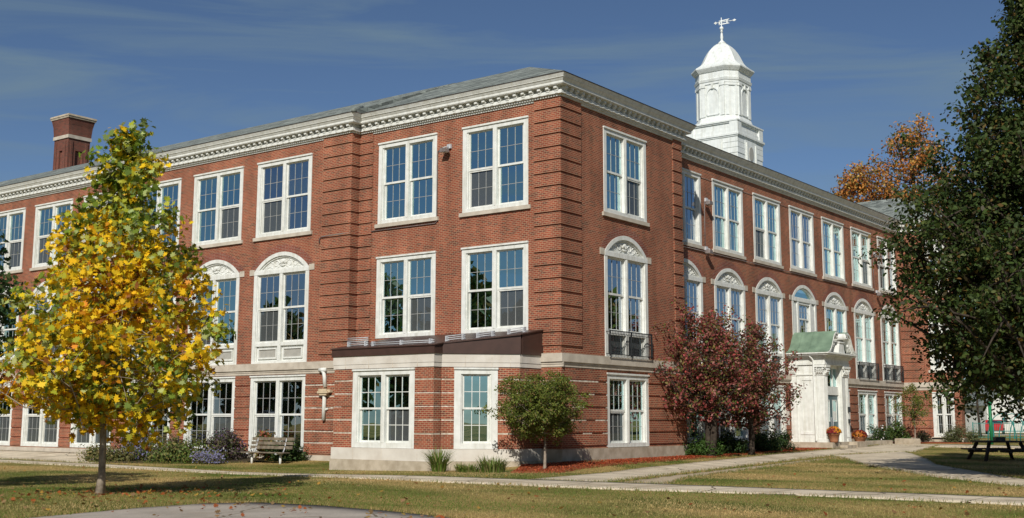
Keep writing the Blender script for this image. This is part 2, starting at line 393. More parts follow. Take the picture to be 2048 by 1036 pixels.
def lights(w, fc, bays, z0, z1, zm, screens=(), blinds=(), cols=3):
    """double-hung sashes, panes and blinds in each bay (a, b)"""
    g = MB()
    for k, (a, b) in enumerate(bays):
        sash(w, fc, a, b, zm - .03, z1, -.115, cols); sash(w, fc, a + .012, b - .012, z0, zm + .045, -.17, cols)
        fc.quad(g, a + .03, b - .03, zm, z1 - .02, -.098, 0)
        fc.quad(g, a + .03, b - .03, z0 + .02, zm, -.150, 1 if k in screens else 0)
        if k in screens:
            fm = MB(); fc.box(fm, a, b, z0, z0 + .05, -.108, -.092); fc.box(fm, a, b, zm - .09, zm - .035, -.108, -.092)
            fc.box(fm, a, a + .05, z0 + .05, zm - .09, -.108, -.092); fc.box(fm, b - .05, b, z0 + .05, zm - .09, -.108, -.092)
            P(fm, 'insect_screen_frame', 'white', w)
    P(g, 'pane', ['old_glass' if random.random() < .35 else 'glass', 'screen_glass'], w)
    if not blinds and random.random() < .42: blinds = [(random.randrange(len(bays)), random.uniform(.18, .6))]
    for k, f in blinds:
        a, b = bays[k]; mb = MB(); fc.box(mb, a + .02, b - .02, z1 - (z1 - z0) * f, z1, -.215, -.205); P(mb, 'blind', 'blind', w)
def casing(mb, fc, h0, h1, z0, z1, side=.2, head=.22, foot=.16, d1=.03, mull=.2, top=True):
    o = .012
    fc.box(mb, h0 - o, h0 + side, z0, z1, -.2, d1); fc.box(mb, h1 - side, h1 + o, z0, z1, -.2, d1)
    # stepped inner stop
    fc.box(mb, h0 + side, h0 + side + .05, z0 + foot, z1 - head, -.19, d1 - .05); fc.box(mb, h1 - side - .05, h1 - side, z0 + foot, z1 - head, -.19, d1 - .05)
    if top:
        fc.box(mb, h0 + side, h1 - side, z1 - head, z1 - .05, -.2, d1 - .004)
        fc.box(mb, h0 - .03, h1 + .03, z1 - .05, z1 + .02, -.15, d1 + .05)
    fc.box(mb, h0 + side, h1 - side, z0, z0 + foot, -.2, d1 - .006)
    if mull:
        c = (h0 + h1) / 2; zt = z1 - head if top else z1
        fc.box(mb, c - mull / 2, c + mull / 2, z0 + foot, zt, -.2, d1 - .002)
        fc.box(mb, c - .02, c + .02, z0 + foot, zt, d1 - .002, d1 + .012)
def sill(par, fc, h0, h1, z):
    mb = MB(); fc.box(mb, h0 - .14, h1 + .14, z - .16, z, -.18, .09); P(mb, 'sill', 'stone', par)
def double_window(fc, h0, h1, z0, z1, screens=(), blinds=(), sl=True, name='window', par=None):
    mb = MB(); casing(mb, fc, h0, h1, z0, z1)
    w = P(mb, name, 'white', par)
    c = (h0 + h1) / 2
    bays = [(h0 + .25, c - .1), (c + .1, h1 - .25)]
    za, zb = z0 + .16, z1 - .22
    lights(w, fc, bays, za, zb, (za + zb) / 2, screens, blinds)
    room(w, fc, h0 + .02, h1 - .02, z0 + .02, z1 - .02)
    if sl: sill(w, fc, h0, h1, z0)
    return w
def tympanum(w, fc, h0, h1, glass=False):
    A = arc_pts(h0 - .012, h1 + .012, SPR, RISE + .004); B = arc_pts(h0, h1, SPR, RISE, 18, .17)
    mb = MB()
    for i in range(18):      # curved casing, stepped
        for (d0, d1, A_, B_) in ((-.2, .03, A, B),):
            q = [A_[i], A_[i + 1], B_[i + 1], B_[i]]
            fc.prism(mb, [q[3], q[2], q[1], q[0]], d0, d1)
    C = arc_pts(h0, h1, SPR, RISE, 18, .24)
    for i in range(18):
        q = [B[i], B[i + 1], C[i + 1], C[i]]; fc.prism(mb, [q[3], q[2], q[1], q[0]], -.19, -.03)
    fc.box(mb, h0, h1, SPR - .16, SPR + .02, -.2, .045); fc.box(mb, h0 + .1, h1 - .1, SPR + .02, SPR + .07, -.2, .02)
    P(mb, 'arch_casing', 'white', w)
    pts = arc_pts(h0, h1, SPR, RISE, 18, .22); pts = [(a, max(b, SPR + .05)) for a, b in pts]
    if glass:
        g = MB(); g.add([fc.p(a, b, -.14) for a, b in reversed(pts)], [tuple(range(len(pts)))]); P(g, 'fanlight_pane', 'glass', w)
        return
    mb = MB(); fc.prism(mb, list(reversed(pts)), -.17, -.09)
    cx = (h0 + h1) / 2; s = (h1 - h0) / 3.5
    def curl(x, z, r, a0, a1, sx, rad):
        q = [fc.p(cx + sx * s * (x + r * (1 - .55 * t) * math.cos(a0 + (a1 - a0) * t)), z + r * (1 - .55 * t) * math.sin(a0 + (a1 - a0) * t), -.082) for t in [i / 9 for i in range(10)]]
        tube(mb, q, [rad * (1 - .4 * i / 9) for i in range(10)], 5)
    for sx in (-1, 1):       # low relief scrollwork either side of a shell
        curl(.42, SPR + .30, .19, 3.3, -2.6, sx, .030); curl(.80, SPR + .27, .16, 2.8, -2.9, sx, .026)
        curl(1.12, SPR + .20, .10, 2.9, -2.6, sx, .022); curl(.62, SPR + .48, .09, 4.4, -1.0, sx, .02); curl(.25, SPR + .52, .08, 0, 5.5, sx, .018)
        curl(1.0, SPR + .37, .07, 1, 6.2, sx, .016)
        tube(mb, [fc.p(cx + sx * s * t, SPR + .13 + .05 * math.sin(t * 9), -.085) for t in [.2 + .13 * i for i in range(9)]], .02, 5)
    for k in range(7):
        a = math.pi * (.08 + .84 * k / 6); tube(mb, [fc.p(cx + .05 * math.cos(a), SPR + .28 + .04 * math.sin(a), -.08), fc.p(cx + .20 * s * math.cos(a), SPR + .30 + .2 * math.sin(a), -.07)], [.018, .035], 5)
    tube(mb, [fc.p(cx - .16, SPR + .24, -.075), fc.p(cx - .06, SPR + .20, -.06), fc.p(cx + .06, SPR + .20, -.06), fc.p(cx + .16, SPR + .24, -.075)], .035, 5)
    P(mb, 'tympanum_relief', 'white', w)
def brick_arch(fc, h0, h1):
    """rowlock brick ring, a few mm proud, and limestone imposts"""
    w = (h1 - h0) / 2; r = (w * w + RISE * RISE) / (2 * RISE); cx = (h0 + h1) / 2; cz = SPR + RISE - r
    a = math.asin(w / r); mb = MB(); n_ = 30
    for i in range(n_):
        t0, t1 = -a * 1.0 + 2 * a * i / n_, -a + 2 * a * (i + 1) / n_
        t0 += .0008; t1 -= .0022
        q = [(cx + rr * math.sin(t), cz + rr * math.cos(t)) for rr, t in ((r + .004, t0), (r + .004, t1), (r + .34, t1), (r + .34, t0))]
        fc.prism(mb, q, -.05, .006 + .002 * (i % 2))
    P(mb, 'brick_arch', 'arch_brick')
    for h, s in ((h0, -1), (h1, 1)):
        mb = MB(); a0, a1 = (h - .34, h - .006) if s < 0 else (h + .006, h + .34)
        fc.box(mb, a0, a1, SPR - .15, SPR + .12, -.1, .03)
        P(mb, 'impost', 'stone')
def arched_window(fc, h0, h1, style, screens=(), blinds=(), rail=False):
    mb = MB(); zb = 4.115
    side = .2
    casing(mb, fc, h0, h1, zb, SPR - .16, side, .02, .1, .03, .2, top=False)
    c = (h0 + h1) / 2; bays = [(h0 + .25, c - .1), (c + .1, h1 - .25)]
    za = 5.06 if style == 'panel' else 5.18
    fc.box(mb, h0 + side, c - .1, za - .16, za, -.2, .012); fc.box(mb, c + .1, h1 - side, za - .16, za, -.2, .012)
    fc.box(mb, h0 + side + .05, h1 - side - .05, SPR - .22, SPR - .16, -.2, -.04)
    w = P(mb, 'arched_window', 'white')
    lights(w, fc, bays, za, SPR - .2, (za + SPR - .2) / 2, screens, blinds)
    lo = MB(); g = MB()
    for a, b in bays:
        if style == 'panel':
            fc.box(lo, a, b, zb + .1, za - .16, -.16, -.09, 0)
            x0, x1, y0, y1 = a + .1, b - .1, zb + .2, za - .24
            for bb in ((x0, x1, y0, y0 + .07), (x0, x1, y1 - .07, y1), (x0, x0 + .07, y0 + .07, y1 - .07), (x1 - .07, x1, y0 + .07, y1 - .07)): fc.box(lo, *bb, -.09, -.03, 0)
            fc.box(lo, x0 + .07, x1 - .07, y0 + .07, y1 - .07, -.09, -.075, 1)
        else:
            for bb in ((a, a + .08, zb + .1, za - .16), (b - .08, b, zb + .1, za - .16)): fc.box(lo, *bb, -.16, -.10, 0)
            fc.quad(g, a + .08, b - .08, zb + .1, za - .16, -.13, 0)
    P(lo, 'lower_panel', ['white', 'grey_panel'], w)
    if g.v: P(g, 'lower_pane', ['screen_glass'], w)
    room(w, fc, h0 + .02, h1 - .02, zb + .02, SPR)
    tympanum(w, fc, h0, h1)
    brick_arch(fc, h0, h1)
    if rail: railing(w, fc, h0 + .03, h1 - .03)
    return w
def railing(w, fc, a, b, z0=4.2, z1=5.16, d=.20):
    mb = MB()
    for h in (a, (a + b) / 2, b - .04): fc.box(mb, h, h + .045, z0 - .06, z1 + .03, d - .02, d + .025); 
    for h in (a, b - .04): fc.box(mb, h + .01, h + .035, z1 - .05, z1 - .02, .03, d - .02); fc.box(mb, h + .01, h + .035, z0 + .02, z0 + .05, .03, d - .02)
    fc.box(mb, a, b, z1 - .02, z1 + .02, d + .026, d + .05); fc.box(mb, a, b, z0, z0 + .03, d + .026, d + .05); fc.box(mb, a, b, z1 - .13, z1 - .11, d + .028, d + .048)
    n_ = 28
    for i in range(n_ + 1):
        h = a + (b - a - .02) * i / n_; fc.box(mb, h, h + .016, z0 + .03, z1 - .13, d + .03, d + .046)
        if i < n_: fc.box(mb, h + .03, h + .042, z1 - .11, z1 - .02, d + .03, d + .046)
    P(mb, 'window_railing', 'iron', w)

# ---- window positions
WING = [(-13.39 - 4.725 * k - 3.65, -13.39 - 4.725 * k) for k in range(9)]
PAV = [(-9.67, -6.34), (-4.90, -1.56)]
SIDE = (3.10, 6.48)
LONG = [(10.66 + 4.63 * k, 10.66 + 4.63 * k + 3.36) for k in range(7)]
def rel(fc, x): return (x - fc.o.x) if abs(fc.h.x) > .5 else (x - fc.o.y)
hw = lambda fc, ab: (rel(fc, ab[0]), rel(fc, ab[1]))
# ---- walls
mb = MB()
holes = []
for ab in WING:
    a, b = hw(F_WING, ab); holes += [(a, b, 10.0, 13.58), (a, b, 4.115, SPR + RISE, 1), (a, b, .1, 3.54)]
wall(mb, F_WING, 0, 70 - 10.86, Z0, ZT + .3, holes)
P(mb, 'wall', 'brick')
mb = MB(); wall(mb, F_RET, 0, .5, Z0, ZT + .3, []); P(mb, 'wall', 'brick')
mb = MB(); holes = []
for ab in PAV:
    a, b = hw(F_PAV, ab); holes += [(a, b, 10.0, 13.6), (a, b, 5.03, 8.54)]
wall(mb, F_PAV, 0, 10.86, Z0, ZT + .3, holes); P(mb, 'wall', 'brick')
mb = MB(); a, b = hw(F_SIDE, SIDE)
wall(mb, F_SIDE, 0, 9.66, Z0, ZT + .3, [(a, b, 10.0, 13.58), (a, b, 4.115, SPR + RISE, 1), (a + .06, b - .06, .52, 3.46)]); 
F_BACK = Face((0, 9.66), (-1, 0)); wall(mb, F_BACK, 0, 1.35, Z0, ZT + .3, [])
P(mb, 'wall', 'brick')
mb = MB(); holes = []
for i, ab in enumerate(LONG):
    a, b = hw(F_LONG, ab); holes += [(a, b, 10.0, 13.56)]
    holes += [(a, b, 4.115 if i != 3 else 5.0, SPR + RISE, 1)]
    if i != 3: holes += [(a + .04, b - .04, .56, 3.44)]
wall(mb, F_LONG, 0, 42.2 - 9.66, Z0, ZT + .3, holes); P(mb, 'wall', 'brick')
FW = (.55, 1.95)
mb = MB(); holes = []
for z0, z1 in ((10.0, 13.56), (4.9, 8.5), (.56, 3.44)): a, b = hw(F_FARL, FW); holes.append((a, b, z0, z1))
wall(mb, F_FARL, 0, XF - XW, Z0, ZT + .3, holes); wall(mb, F_FARR, 0, .7, Z0, ZT + .3, []); wall(mb, Face((XF, 42.9), (-1, 0)), 0, XF + .8, Z0, ZT + .3, []); wall(mb, F_FAR2, 0, 5, Z0, ZT + .3, [])
P(mb, 'wall', 'brick')

# ---- windows
def pick(i, a, b): return ((i * 37 + a * 13 + b * 7) % 5)
bl3 = {0: [(1, .52)], 3: [(0, .3)]}
for i, ab in enumerate(WING):
    a, b = hw(F_WING, ab)
    double_window(F_WING, a, b, 10.0, 13.58, screens=[(0,), (1,), (0,), (1, 0), (0,), (1,), (0,), (1,), (0,)][i], blinds=bl3.get(i, []))
    arched_window(F_WING, a, b, 'panel', screens=[(0,), (0,), (1,), (0,), (1,), (0,), (1,), (1,), (0,)][i], blinds=[(1, .25)] if i == 2 else [])
    w = double_window(F_WING, a, b, .1, 3.54, screens=[(0,), (1,), (), (0, 1), (0, 1), (1,), (0, 1), (0,), (1,)][i], sl=False)
for j, (z0, z1) in enumerate(((10.0, 13.6), (5.03, 8.54))):
    for i, ab in enumerate(PAV):
        a, b = hw(F_PAV, ab)
        double_window(F_PAV, a, b, z0, z1, screens=[[(), (0,)], [(1,), (1,)]][j][i], blinds=[(0, .74)] if (j, i) == (1, 0) else [], sl=(j == 0))
a, b = hw(F_SIDE, SIDE)
double_window(F_SIDE, a, b, 10.0, 13.58, screens=(1,))
arched_window(F_SIDE, a, b, 'french', rail=True)
double_window(F_SIDE, a + .06, b - .06, .52, 3.46, screens=(0,), sl=False)
for i, ab in enumerate(LONG):
    a, b = hw(F_LONG, ab)
    double_window(F_LONG, a, b, 10.0, 13.56, screens=[(0,), (), (0,), (), (), (1,), (0,)][i], blinds=[[(1, .2)], [(0, .48), (1, .2)], [(1, .3)], [], [], [], [(0, .3)]][i])
    if i != 3:
        arched_window(F_LONG, a, b, 'french', rail=i in (5, 6))
        double_window(F_LONG, a + .04, b - .04, .56, 3.44, screens=[(0,), (0,), (0, 1), (), (0,), (0,), (0,)][i], blinds=[(0, .35)] if i == 1 else [], sl=False)
    else:
        mb = MB(); zb = 5.0
        fc = F_LONG; c = (a + b) / 2
        fc.box(mb, a - .012, a + .2, zb, SPR - .16, -.2, .03); fc.box(mb, b - .2, b + .012, zb, SPR - .16, -.2, .03)
        for s in (-1, 1):
            x0, x1 = sorted((c + s * .78, c + s * 1.0)); fc.box(mb, x0, x1, zb, SPR - .16, -.2, .03)
            x0, x1 = sorted((c + s * 1.0, c + s * 1.48)); fc.box(mb, x0, x1, zb, SPR - .22, -.2, -.03)
            x0, x1 = sorted((c + s * 1.08, c + s * 1.40)); fc.box(mb, x0, x1, 6.3, SPR - .5, -.03, .0)
        fc.box(mb, c - .78, c + .78, zb, 6.3, -.2, .0); fc.box(mb, c - .78, c + .78, SPR - .3, SPR - .16, -.2, .0)
        w = P(mb, 'arched_window', 'white')
        lights(w, fc, [(c - .72, c + .72)], 6.3, SPR - .3, 7.25)
        room(w, fc, a + .02, b - .02, zb, SPR + .4)
        tympanum(w, fc, a, b, glass=True); brick_arch(fc, a, b)
for k, (z0, z1) in enumerate(((10.0, 13.56), (4.9, 8.5), (.56, 3.44))):
    a, b = hw(F_FARL, FW); fc = F_FARL
    mb = MB(); casing(mb, fc, a, b, z0, z1, .16, .2, .14, .03, .14); w = P(mb, 'window', 'white')
    c = (a + b) / 2; lights(w, fc, [(a + .21, c - .07), (c + .07, b - .21)], z0 + .14, z1 - .2, (z0 + z1) / 2, cols=2)
    room(w, fc, a + .02, b - .02, z0 + .02, z1 - .02); sill(w, fc, a, b, z0)

# ---- quoins above the belt, rusticated bands below it
PIT = .5195
def quoins(fc, a, b):
    mb = MB(); z = 13.69
    fc.box(mb, a, b, z + .085, ZT, 0, .055)
    while z > 4.45:
        fc.box(mb, a, b, max(z - PIT + .085, 4.12), z, 0, .055); z -= PIT
    P(mb, 'quoin', 'brick')
quoins(F_WING, rel(F_WING, -12.62), rel(F_WING, -10.86) + .055)
quoins(F_RET, 0, .5 - .056)
quoins(F_PAV, 0.001, .82); quoins(F_PAV, 10.86 - 1.24, 10.86 + .055)
quoins(F_SIDE, 0, 1.38); quoins(F_SIDE, 8.85, 9.66)
quoins(F_FARL, .056, 1.5); quoins(F_FARL, XF - XW - .4, XF - XW + .03)
def rustic(fc, spans, z0, z1, start, lime=None, name='rusticated_band'):
    mb = MB(); lm = MB(); z = start
    zs = []
    while z > z0 - .2: zs.append(z); z -= PIT * .965
    tops = [z1] + [t for t in zs]
    for a, b in spans:
        for t, nx in zip(tops, tops[1:] + [z0]):
            lo = nx + .07 if nx > z0 else z0
            if t - lo > .04: fc.box(mb, a, b, lo, t, 0, .045)
        if lime:
            for t in zs:
                if t < z0 + .1: continue
                x = a + .02
                while x < b - .05:
                    ln = min(random.uniform(.25, 1.1), b - x)
                    if random.random() < lime: fc.box(lm, x, x + ln, t - .004, t + random.uniform(.035, .06), .001, .036)
                    x += ln
    P(mb, name, 'brick')
    if lm.v: P(lm, 'lime_streak', 'lime')
GZ = 3.06
prev = 0; sp = []
for a, b in sorted(hw(F_WING, q) for q in WING): sp.append((prev, a)); prev = b
last = (prev, 70 - 10.86)
for q in sp: rustic(F_WING, [q], .05, 3.58, GZ)
rustic(F_WING, [last], .05, 3.58, GZ, lime=.97)
rustic(F_PAV, [(0, 2.6)], .5, 3.58, GZ); rustic(F_PAV, [(9.93, 10.86)], .5, 3.58, GZ, lime=.9)
a, b = hw(F_SIDE, SIDE)
rustic(F_SIDE, [(-.046, a + .06)], .5, 3.58, GZ, lime=.42); rustic(F_SIDE, [(b - .06, 9.66)], .5, 3.58, GZ)
prev = 0; sp = []
for i, q in enumerate(LONG):
    if i == 3: continue
    a, b = hw(F_LONG, q); sp.append((prev, a + .04)); prev = b - .04
sp.append((prev, 42.2 - 9.66)); 
for q in sp: rustic(F_LONG, [q], .52, 3.58, GZ)
a, b = hw(F_FARL, FW); rustic(F_FARL, [(.031, a)], .52, 3.58, GZ); rustic(F_FARL, [(b, XF - XW + .03)], .52, 3.58, GZ)

# ---- belt course with the moulding below it, foundation
def band(mb, fc, a, b, z0, z1, d, mi=0): fc.box(mb, a, b, z0, z1, .0005, d, mi)
def belt(fc, a, b):
    mb = MB(); band(mb, fc, a, b, 3.79, 4.112, .13); P(mb, 'belt_course', 'stone')
    mb = MB(); band(mb, fc, a, b, 3.70, 3.788, .075); band(mb, fc, a, b, 3.60, 3.70, .05)
    x = a
    while x < b - .1:
        ln = min(random.uniform(.3, 1.5), b - x); 
        if random.random() < .8: fc.box(mb, x, x + ln - .03, 3.598, 3.598 + random.uniform(.03, .05), .05, .068)
        x += ln
    P(mb, 'belt_moulding', 'stone')
belt(F_WING, 0, 59.14 + .13); belt(F_RET, -.001, .5 - .14); belt(F_PAV, .14, 10.86 + .13); belt(F_SIDE, 0.0, 9.66 + .13)
belt(F_LONG, 0, 24.05 - 9.66); belt(F_LONG, 27.5 - 9.66, 32.54 - .14); belt(F_FARL, 0.0, XF - XW + .13)
mb = MB()
F_WING.box(mb, 0, 59.14, Z0, .05, -.02, .06); F_RET.box(mb, 0.061, .5, Z0, .05, -.02, .06)
P(mb, 'foundation', 'stone')
mb = MB(); F_SIDE.box(mb, -.09, 9.66 + .09, Z0, .5, -.02, .09); F_PAV.box(mb, 10.86 - .95, 10.86 - .003, Z0, .497, -.02, .088)
F_LONG.box(mb, 0, 24.0 - 9.66, Z0, .5, -.02, .09); F_LONG.box(mb, 27.5 - 9.66, 32.54, Z0, .5, -.02, .09); F_FARL.box(mb, .091, XF - XW + .09, Z0, .5, -.02, .09); F_FARR.box(mb, .0, .7, Z0, .498, -.02, .088)
P(mb, 'foundation', 'footing')

# ---- cornice: profile swept along each face, with dentils and modillions
def cornice(fc, a, b, ea=0, eb=0, start=0):
    """ea / eb: +1 projects past an outside corner, -1 stops at an inside corner"""
    mb = MB()
    def st(z0, z1, d, mi=0):
        q = [(a + ea * .3, -.3), (b - eb * .3, -.3), (b + eb * d, d), (a - ea * d, d)]
        mb.add([fc.p(h, z, e) for z in (z0, z1) for h, e in q], [(0, 1, 2, 3), (7, 6, 5, 4), (1, 0, 4, 5), (2, 1, 5, 6), (3, 2, 6, 7), (0, 3, 7, 4)] if False else [(0, 1, 2, 3), (7, 6, 5, 4), (1, 0, 4, 5), (3, 2, 6, 7)], mi)
    st(14.10, 14.17, .05); st(14.255, 14.36, .20); st(14.362, 14.40, .17); st(14.402, 14.565, .06)
    st(14.57, 14.595, .36)
    # corona and crown moulding, flaring
    prof = [(.38, 14.597), (.38, 14.70), (.395, 14.702), (.455, 14.80), (.475, 14.802), (.475, 14.82), (.545, 14.945), (.3, 14.95), (.3, 14.597)]
    vs = [fc.p(a - ea * d, z, d) for d, z in prof] + [fc.p(b + eb * d, z, d) for d, z in prof]
    k = len(prof)
    fs = [(i, i + 1, k + i + 1, k + i) for i in range(k - 1)] + [(k - 1, 0, k, 2 * k - 1)]
    mb.add(vs, [tuple(reversed(f)) for f in fs])
    st(14.952, 14.982, .56, 1)
    ha = a + .02 if ea >= 0 else a + .14; L = (b - .02 if eb >= 0 else b - .14) - ha
    n_ = int(L / .128)
    for i in range(n_):
        h = ha + L * (i + .5) / n_; fc.box(mb, h - .036, h + .036, 14.175, 14.252, -.02, .13)
    st(14.172, 14.253, .06)
    h0 = a + .05 if ea >= 0 else a + .42; h1 = b - .05 if eb >= 0 else b - .42
    if h1 > h0 + .3:
        n_ = max(1, int((h1 - h0) / .385))
        for i in range(n_ + 1):
            h = h0 + (h1 - h0) * i / n_
            fc.box(mb, h - .075, h + .075, 14.362, 14.43, .17, .225); fc.box(mb, h - .10, h + .10, 14.43, 14.455, .06, .25)
            fc.box(mb, h - .06, h + .06, 14.27, 14.325, .20, .215)
            fc.box(mb, h - .07, h + .07, 14.456, 14.568, .06, .30)
    P(mb, 'cornice', ['white', 'conduit'])
cornice(F_WING, 0, 59.14, 0, 1); cornice(F_RET, 0, .5, 1, -1); cornice(F_PAV, 0, 10.86, -1, 1)
cornice(F_SIDE, 0, 9.66, 1, 1); cornice(F_BACK, 0, 1.35, 1, -1); cornice(F_LONG, 0, 32.54, -1, -1); cornice(F_FARL, 0, XF - XW, -1, 1); cornice(F_FARR, 0, .7, 1, 0)

# ---- roofs
def roof(pts, faces, name='roof'):
    mb = MB(); mb.add(pts, faces); return P(mb, name, 'shingle')
ze = 14.975; RZ = 17.87
roof([(-10.3, -.58, ze), (.58, -.58, ze), (-5.8, 5.9, RZ), (-10.3, 5.9, RZ), (.58, 10.3, ze), (-5.8, 14, RZ)], [(0, 1, 2, 3), (1, 4, 5, 2)])
mb = MB()
mb.add([(-80, -1.08, ze), (-10.32, -1.08, ze), (-10.32, 5.9, RZ + .02), (-80, 5.9, RZ + .02), (-80, 14, ze), (-10, 14, ze)], [(0, 1, 2, 3), (3, 2, 5, 4)])
P(mb, 'roof', 'shingle')
roof([(-10.32, -1.08, ze), (-10.3, -.58, ze), (-10.3, 5.9, RZ), (-10.32, 5.9, RZ + .02)], [(0, 1, 2, 3)], 'roof_step')
roof([(XW + .58, 10, ze), (XW + .58, 43, ze), (-6.2, 43, 17.2), (-6.2, 10, 17.2), (-13, 43, ze), (-13, 10, ze)], [(0, 1, 2, 3), (3, 2, 4, 5)])
roof([(XW - 6, 41.62, ze), (XF + .58, 41.62, ze), (XF + .58, 54, ze), (XW - 6, 47.7, 17.7), (-2.8, 47.7, 17.7), (XW - 6, 54, ze)], [(0, 1, 4, 3), (1, 2, 4), (2, 5, 3, 4)])
# hip cap at the wing's end
mb = MB(); tube(mb, [(-10.3, -1.06, ze + .02), (-10.6, -.5, ze + .24), (-10.9, .1, ze + .50)], .1, 6); P(mb, 'hip_cap', 'shingle')

# ---- chimney
mb = MB(); CX, CY = -53.2, 12.0          # front corner (right end of the front face)
w, d_ = 1.86, 1.84
fA = Face((CX - w, CY), (1, 0)); fB = Face((CX, CY), (0, 1))
wall(mb, fA, 0, w, 15, 22.5, [(w / 2 - .2, w / 2 + .2, 16, 21.6)], .12); wall(mb, fB, 0, d_, 15, 22.5, [(d_ / 2 - .3, d_ / 2 + .3, 16, 21.6)], .16)
fA.quad(mb, w / 2 - .2, w / 2 + .2, 16, 21.6, -.12); fB.quad(mb, d_ / 2 - .3, d_ / 2 + .3, 16, 21.6, -.16)
for h in (.28, w - .42): fA.box(mb, h, h + .14, 15, 22.3, 0, .05)
for h in (.20, d_ - .38): fB.box(mb, h, h + .18, 15, 22.3, 0, .05)
ring = lambda e, z: [(CX - w - e, CY - e, z), (CX + e, CY - e, z), (CX + e, CY + d_ + e, z), (CX - w - e, CY + d_ + e, z)]
vs = []
pr = [(.0, 22.45), (.05, 22.8), (.06, 23.0), (.10, 23.5), (.20, 24.02)]
for e, z in pr: vs += ring(e, z)
mb.add(vs, [(i * 4 + k, i * 4 + (k + 1) % 4, i * 4 + 4 + (k + 1) % 4, i * 4 + 4 + k) for i in range(4) for k in range(4)])
chim = P(mb, 'chimney', 'sooty_brick')
mb = MB(); mb.add(ring(.08, 22.5) + ring(.08, 22.76), [tuple(reversed(f)) for f in QF]); P(mb, 'stone_band', 'stone', chim)
mb = MB(); mb.add(ring(.25, 24.02) + ring(.28, 24.16) , [tuple(reversed(f)) for f in QF]); mb.add(ring(.31, 24.162) + ring(.28, 24.30), [tuple(reversed(f)) for f in QF]); P(mb, 'chimney_cap', 'footing', chim)

# ---- cupola
cx, cy = -6.0, 26.1
def sq(h): return [(-h, -h), (h, -h), (h, h), (-h, h)]
mb = MB(); a = 1.7
for z0, z1, h in ((15, 17.05, a - .03), (17.05, 17.35, a), (17.38, 17.68, a), (17.71, 18.02, a), (18.02, 18.10, a + .05), (18.10, 18.22, a + .10)):
    lathe(mb, (cx, cy), [(1, z0), (1, z1)], ring=sq(h), smooth=False)
lathe(mb, (cx, cy), [(1, 17.3), (1, 18.0)], ring=sq(a - .025), smooth=False)
fR = Face((cx + a, cy - a), (0, 1)); fL = Face((cx - a, cy - a), (1, 0))
for f_ in (fR, fL):
    f_.box(mb, .95, 2.45, 16.3, 17.95, 0, .03); f_.box(mb, 1.05, 1.15, 16.3, 17.8, .03, .1); f_.box(mb, 2.25, 2.35, 16.3, 17.8, .03, .1)
base = P(mb, 'cupola', 'cupola_white')
mb = MB()
f_ = fR; q = [(1.7 + .3 * math.cos(t), 17.2 + .42 * math.sin(t)) for t in [2 * math.pi * k / 16 for k in range(16)]]; f_.prism(mb, q, .02, .06)
P(mb, 'louvre_panel', 'grey_panel', base)
mb = MB()
for z0, z1, h in ((18.22, 18.5, a - .02), (18.5, 18.88, a - .08), (18.88, 18.95, a), (18.95, 19.03, a + .06), (19.03, 19.1, a - .1)):
    lathe(mb, (cx, cy), [(1, z0), (1, z1)], ring=sq(h), smooth=False)
for f_ in (fR, fL):
    f_.box(mb, .0, .5, 18.22, 18.96, -.1, .03); f_.box(mb, 2.9, 3.4, 18.22, 18.96, -.1, .03)
P(mb, 'attic_stage', 'cupola_white', base)
def octa(r, k=.5):      # square with cut corners: half-angle 30 degrees on the wide sides
    A, w_ = r * .866, r * k
    return [(-w_, -A), (w_, -A), (A, -w_), (A, w_), (w_, A), (-w_, A), (-A, w_), (-A, -w_)]
mb = MB()
lathe(mb, (cx, cy), [(1.74, 19.08), (1.66, 19.32), (1.60, 19.45), (1.60, 21.7)], ring=octa(1), smooth=False)
lathe(mb, (cx, cy), [(1.66, 21.48), (1.66, 21.62), (1.70, 21.63), (1.74, 21.78), (1.66, 21.8), (1.66, 22.2)], ring=octa(1), smooth=False)
# pilasters, arched panels and keystones on the wide faces
for k in range(4):
    t = k * math.pi / 2 - math.pi / 2
    nx, ny = math.cos(t), math.sin(t); A = 1.6 * .866; w_ = .8
    f_ = Face((cx + nx * A - (-ny) * w_, cy + ny * A - nx * w_), (-ny, nx))
    for h in (.02, 1.6 - .30): f_.box(mb, h, h + .28, 19.5, 21.3, 0, .05); f_.box(mb, h - .03, h + .31, 21.3, 21.47, 0, .09)
    o = [(.8 + .42 * math.cos(u), 20.85 + .42 * math.sin(u)) for u in [math.pi * i / 12 for i in range(13)]]; i_ = [(.8 + .35 * math.cos(u), 20.85 + .35 * math.sin(u)) for u in [math.pi * i / 12 for i in range(13)]]
    for i in range(12): f_.prism(mb, [i_[i], o[i], o[i + 1], i_[i + 1]], 0, .06)
    f_.box(mb, .38, .45, 19.6, 20.85, 0, .05); f_.box(mb, 1.15, 1.22, 19.6, 20.85, 0, .05); f_.box(mb, .74, .86, 21.18, 21.46, 0, .1)
    f_.box(mb, .4, 1.2, 19.55, 19.62, 0, .05)
for k in range(4):
    t = k * math.pi / 2 - math.pi / 4
    nx, ny = math.cos(t), math.sin(t); D = 1.6 * (.866 + .5) / math.sqrt(2); w_ = 1.6 * (.866 - .5) / math.sqrt(2)
    f_ = Face((cx + nx * D + ny * w_, cy + ny * D - nx * w_), (-ny, nx))
    f_.box(mb, .05, .22, 19.5, 21.3, 0, .045); f_.box(mb, 2 * w_ - .22, 2 * w_ - .05, 19.5, 21.3, 0, .045); f_.box(mb, .02, 2 * w_ - .02, 21.3, 21.45, 0, .07)
P(mb, 'lantern', 'cupola_white', base)
mb = MB(); lathe(mb, (cx, cy), [(1.66, 22.2), (1.72, 22.22), (1.84, 22.36), (1.90, 22.44), (1.90, 22.52), (1.84, 22.56)], ring=octa(1), smooth=False)
P(mb, 'eaves', 'cupola_white', base)
mb = MB()
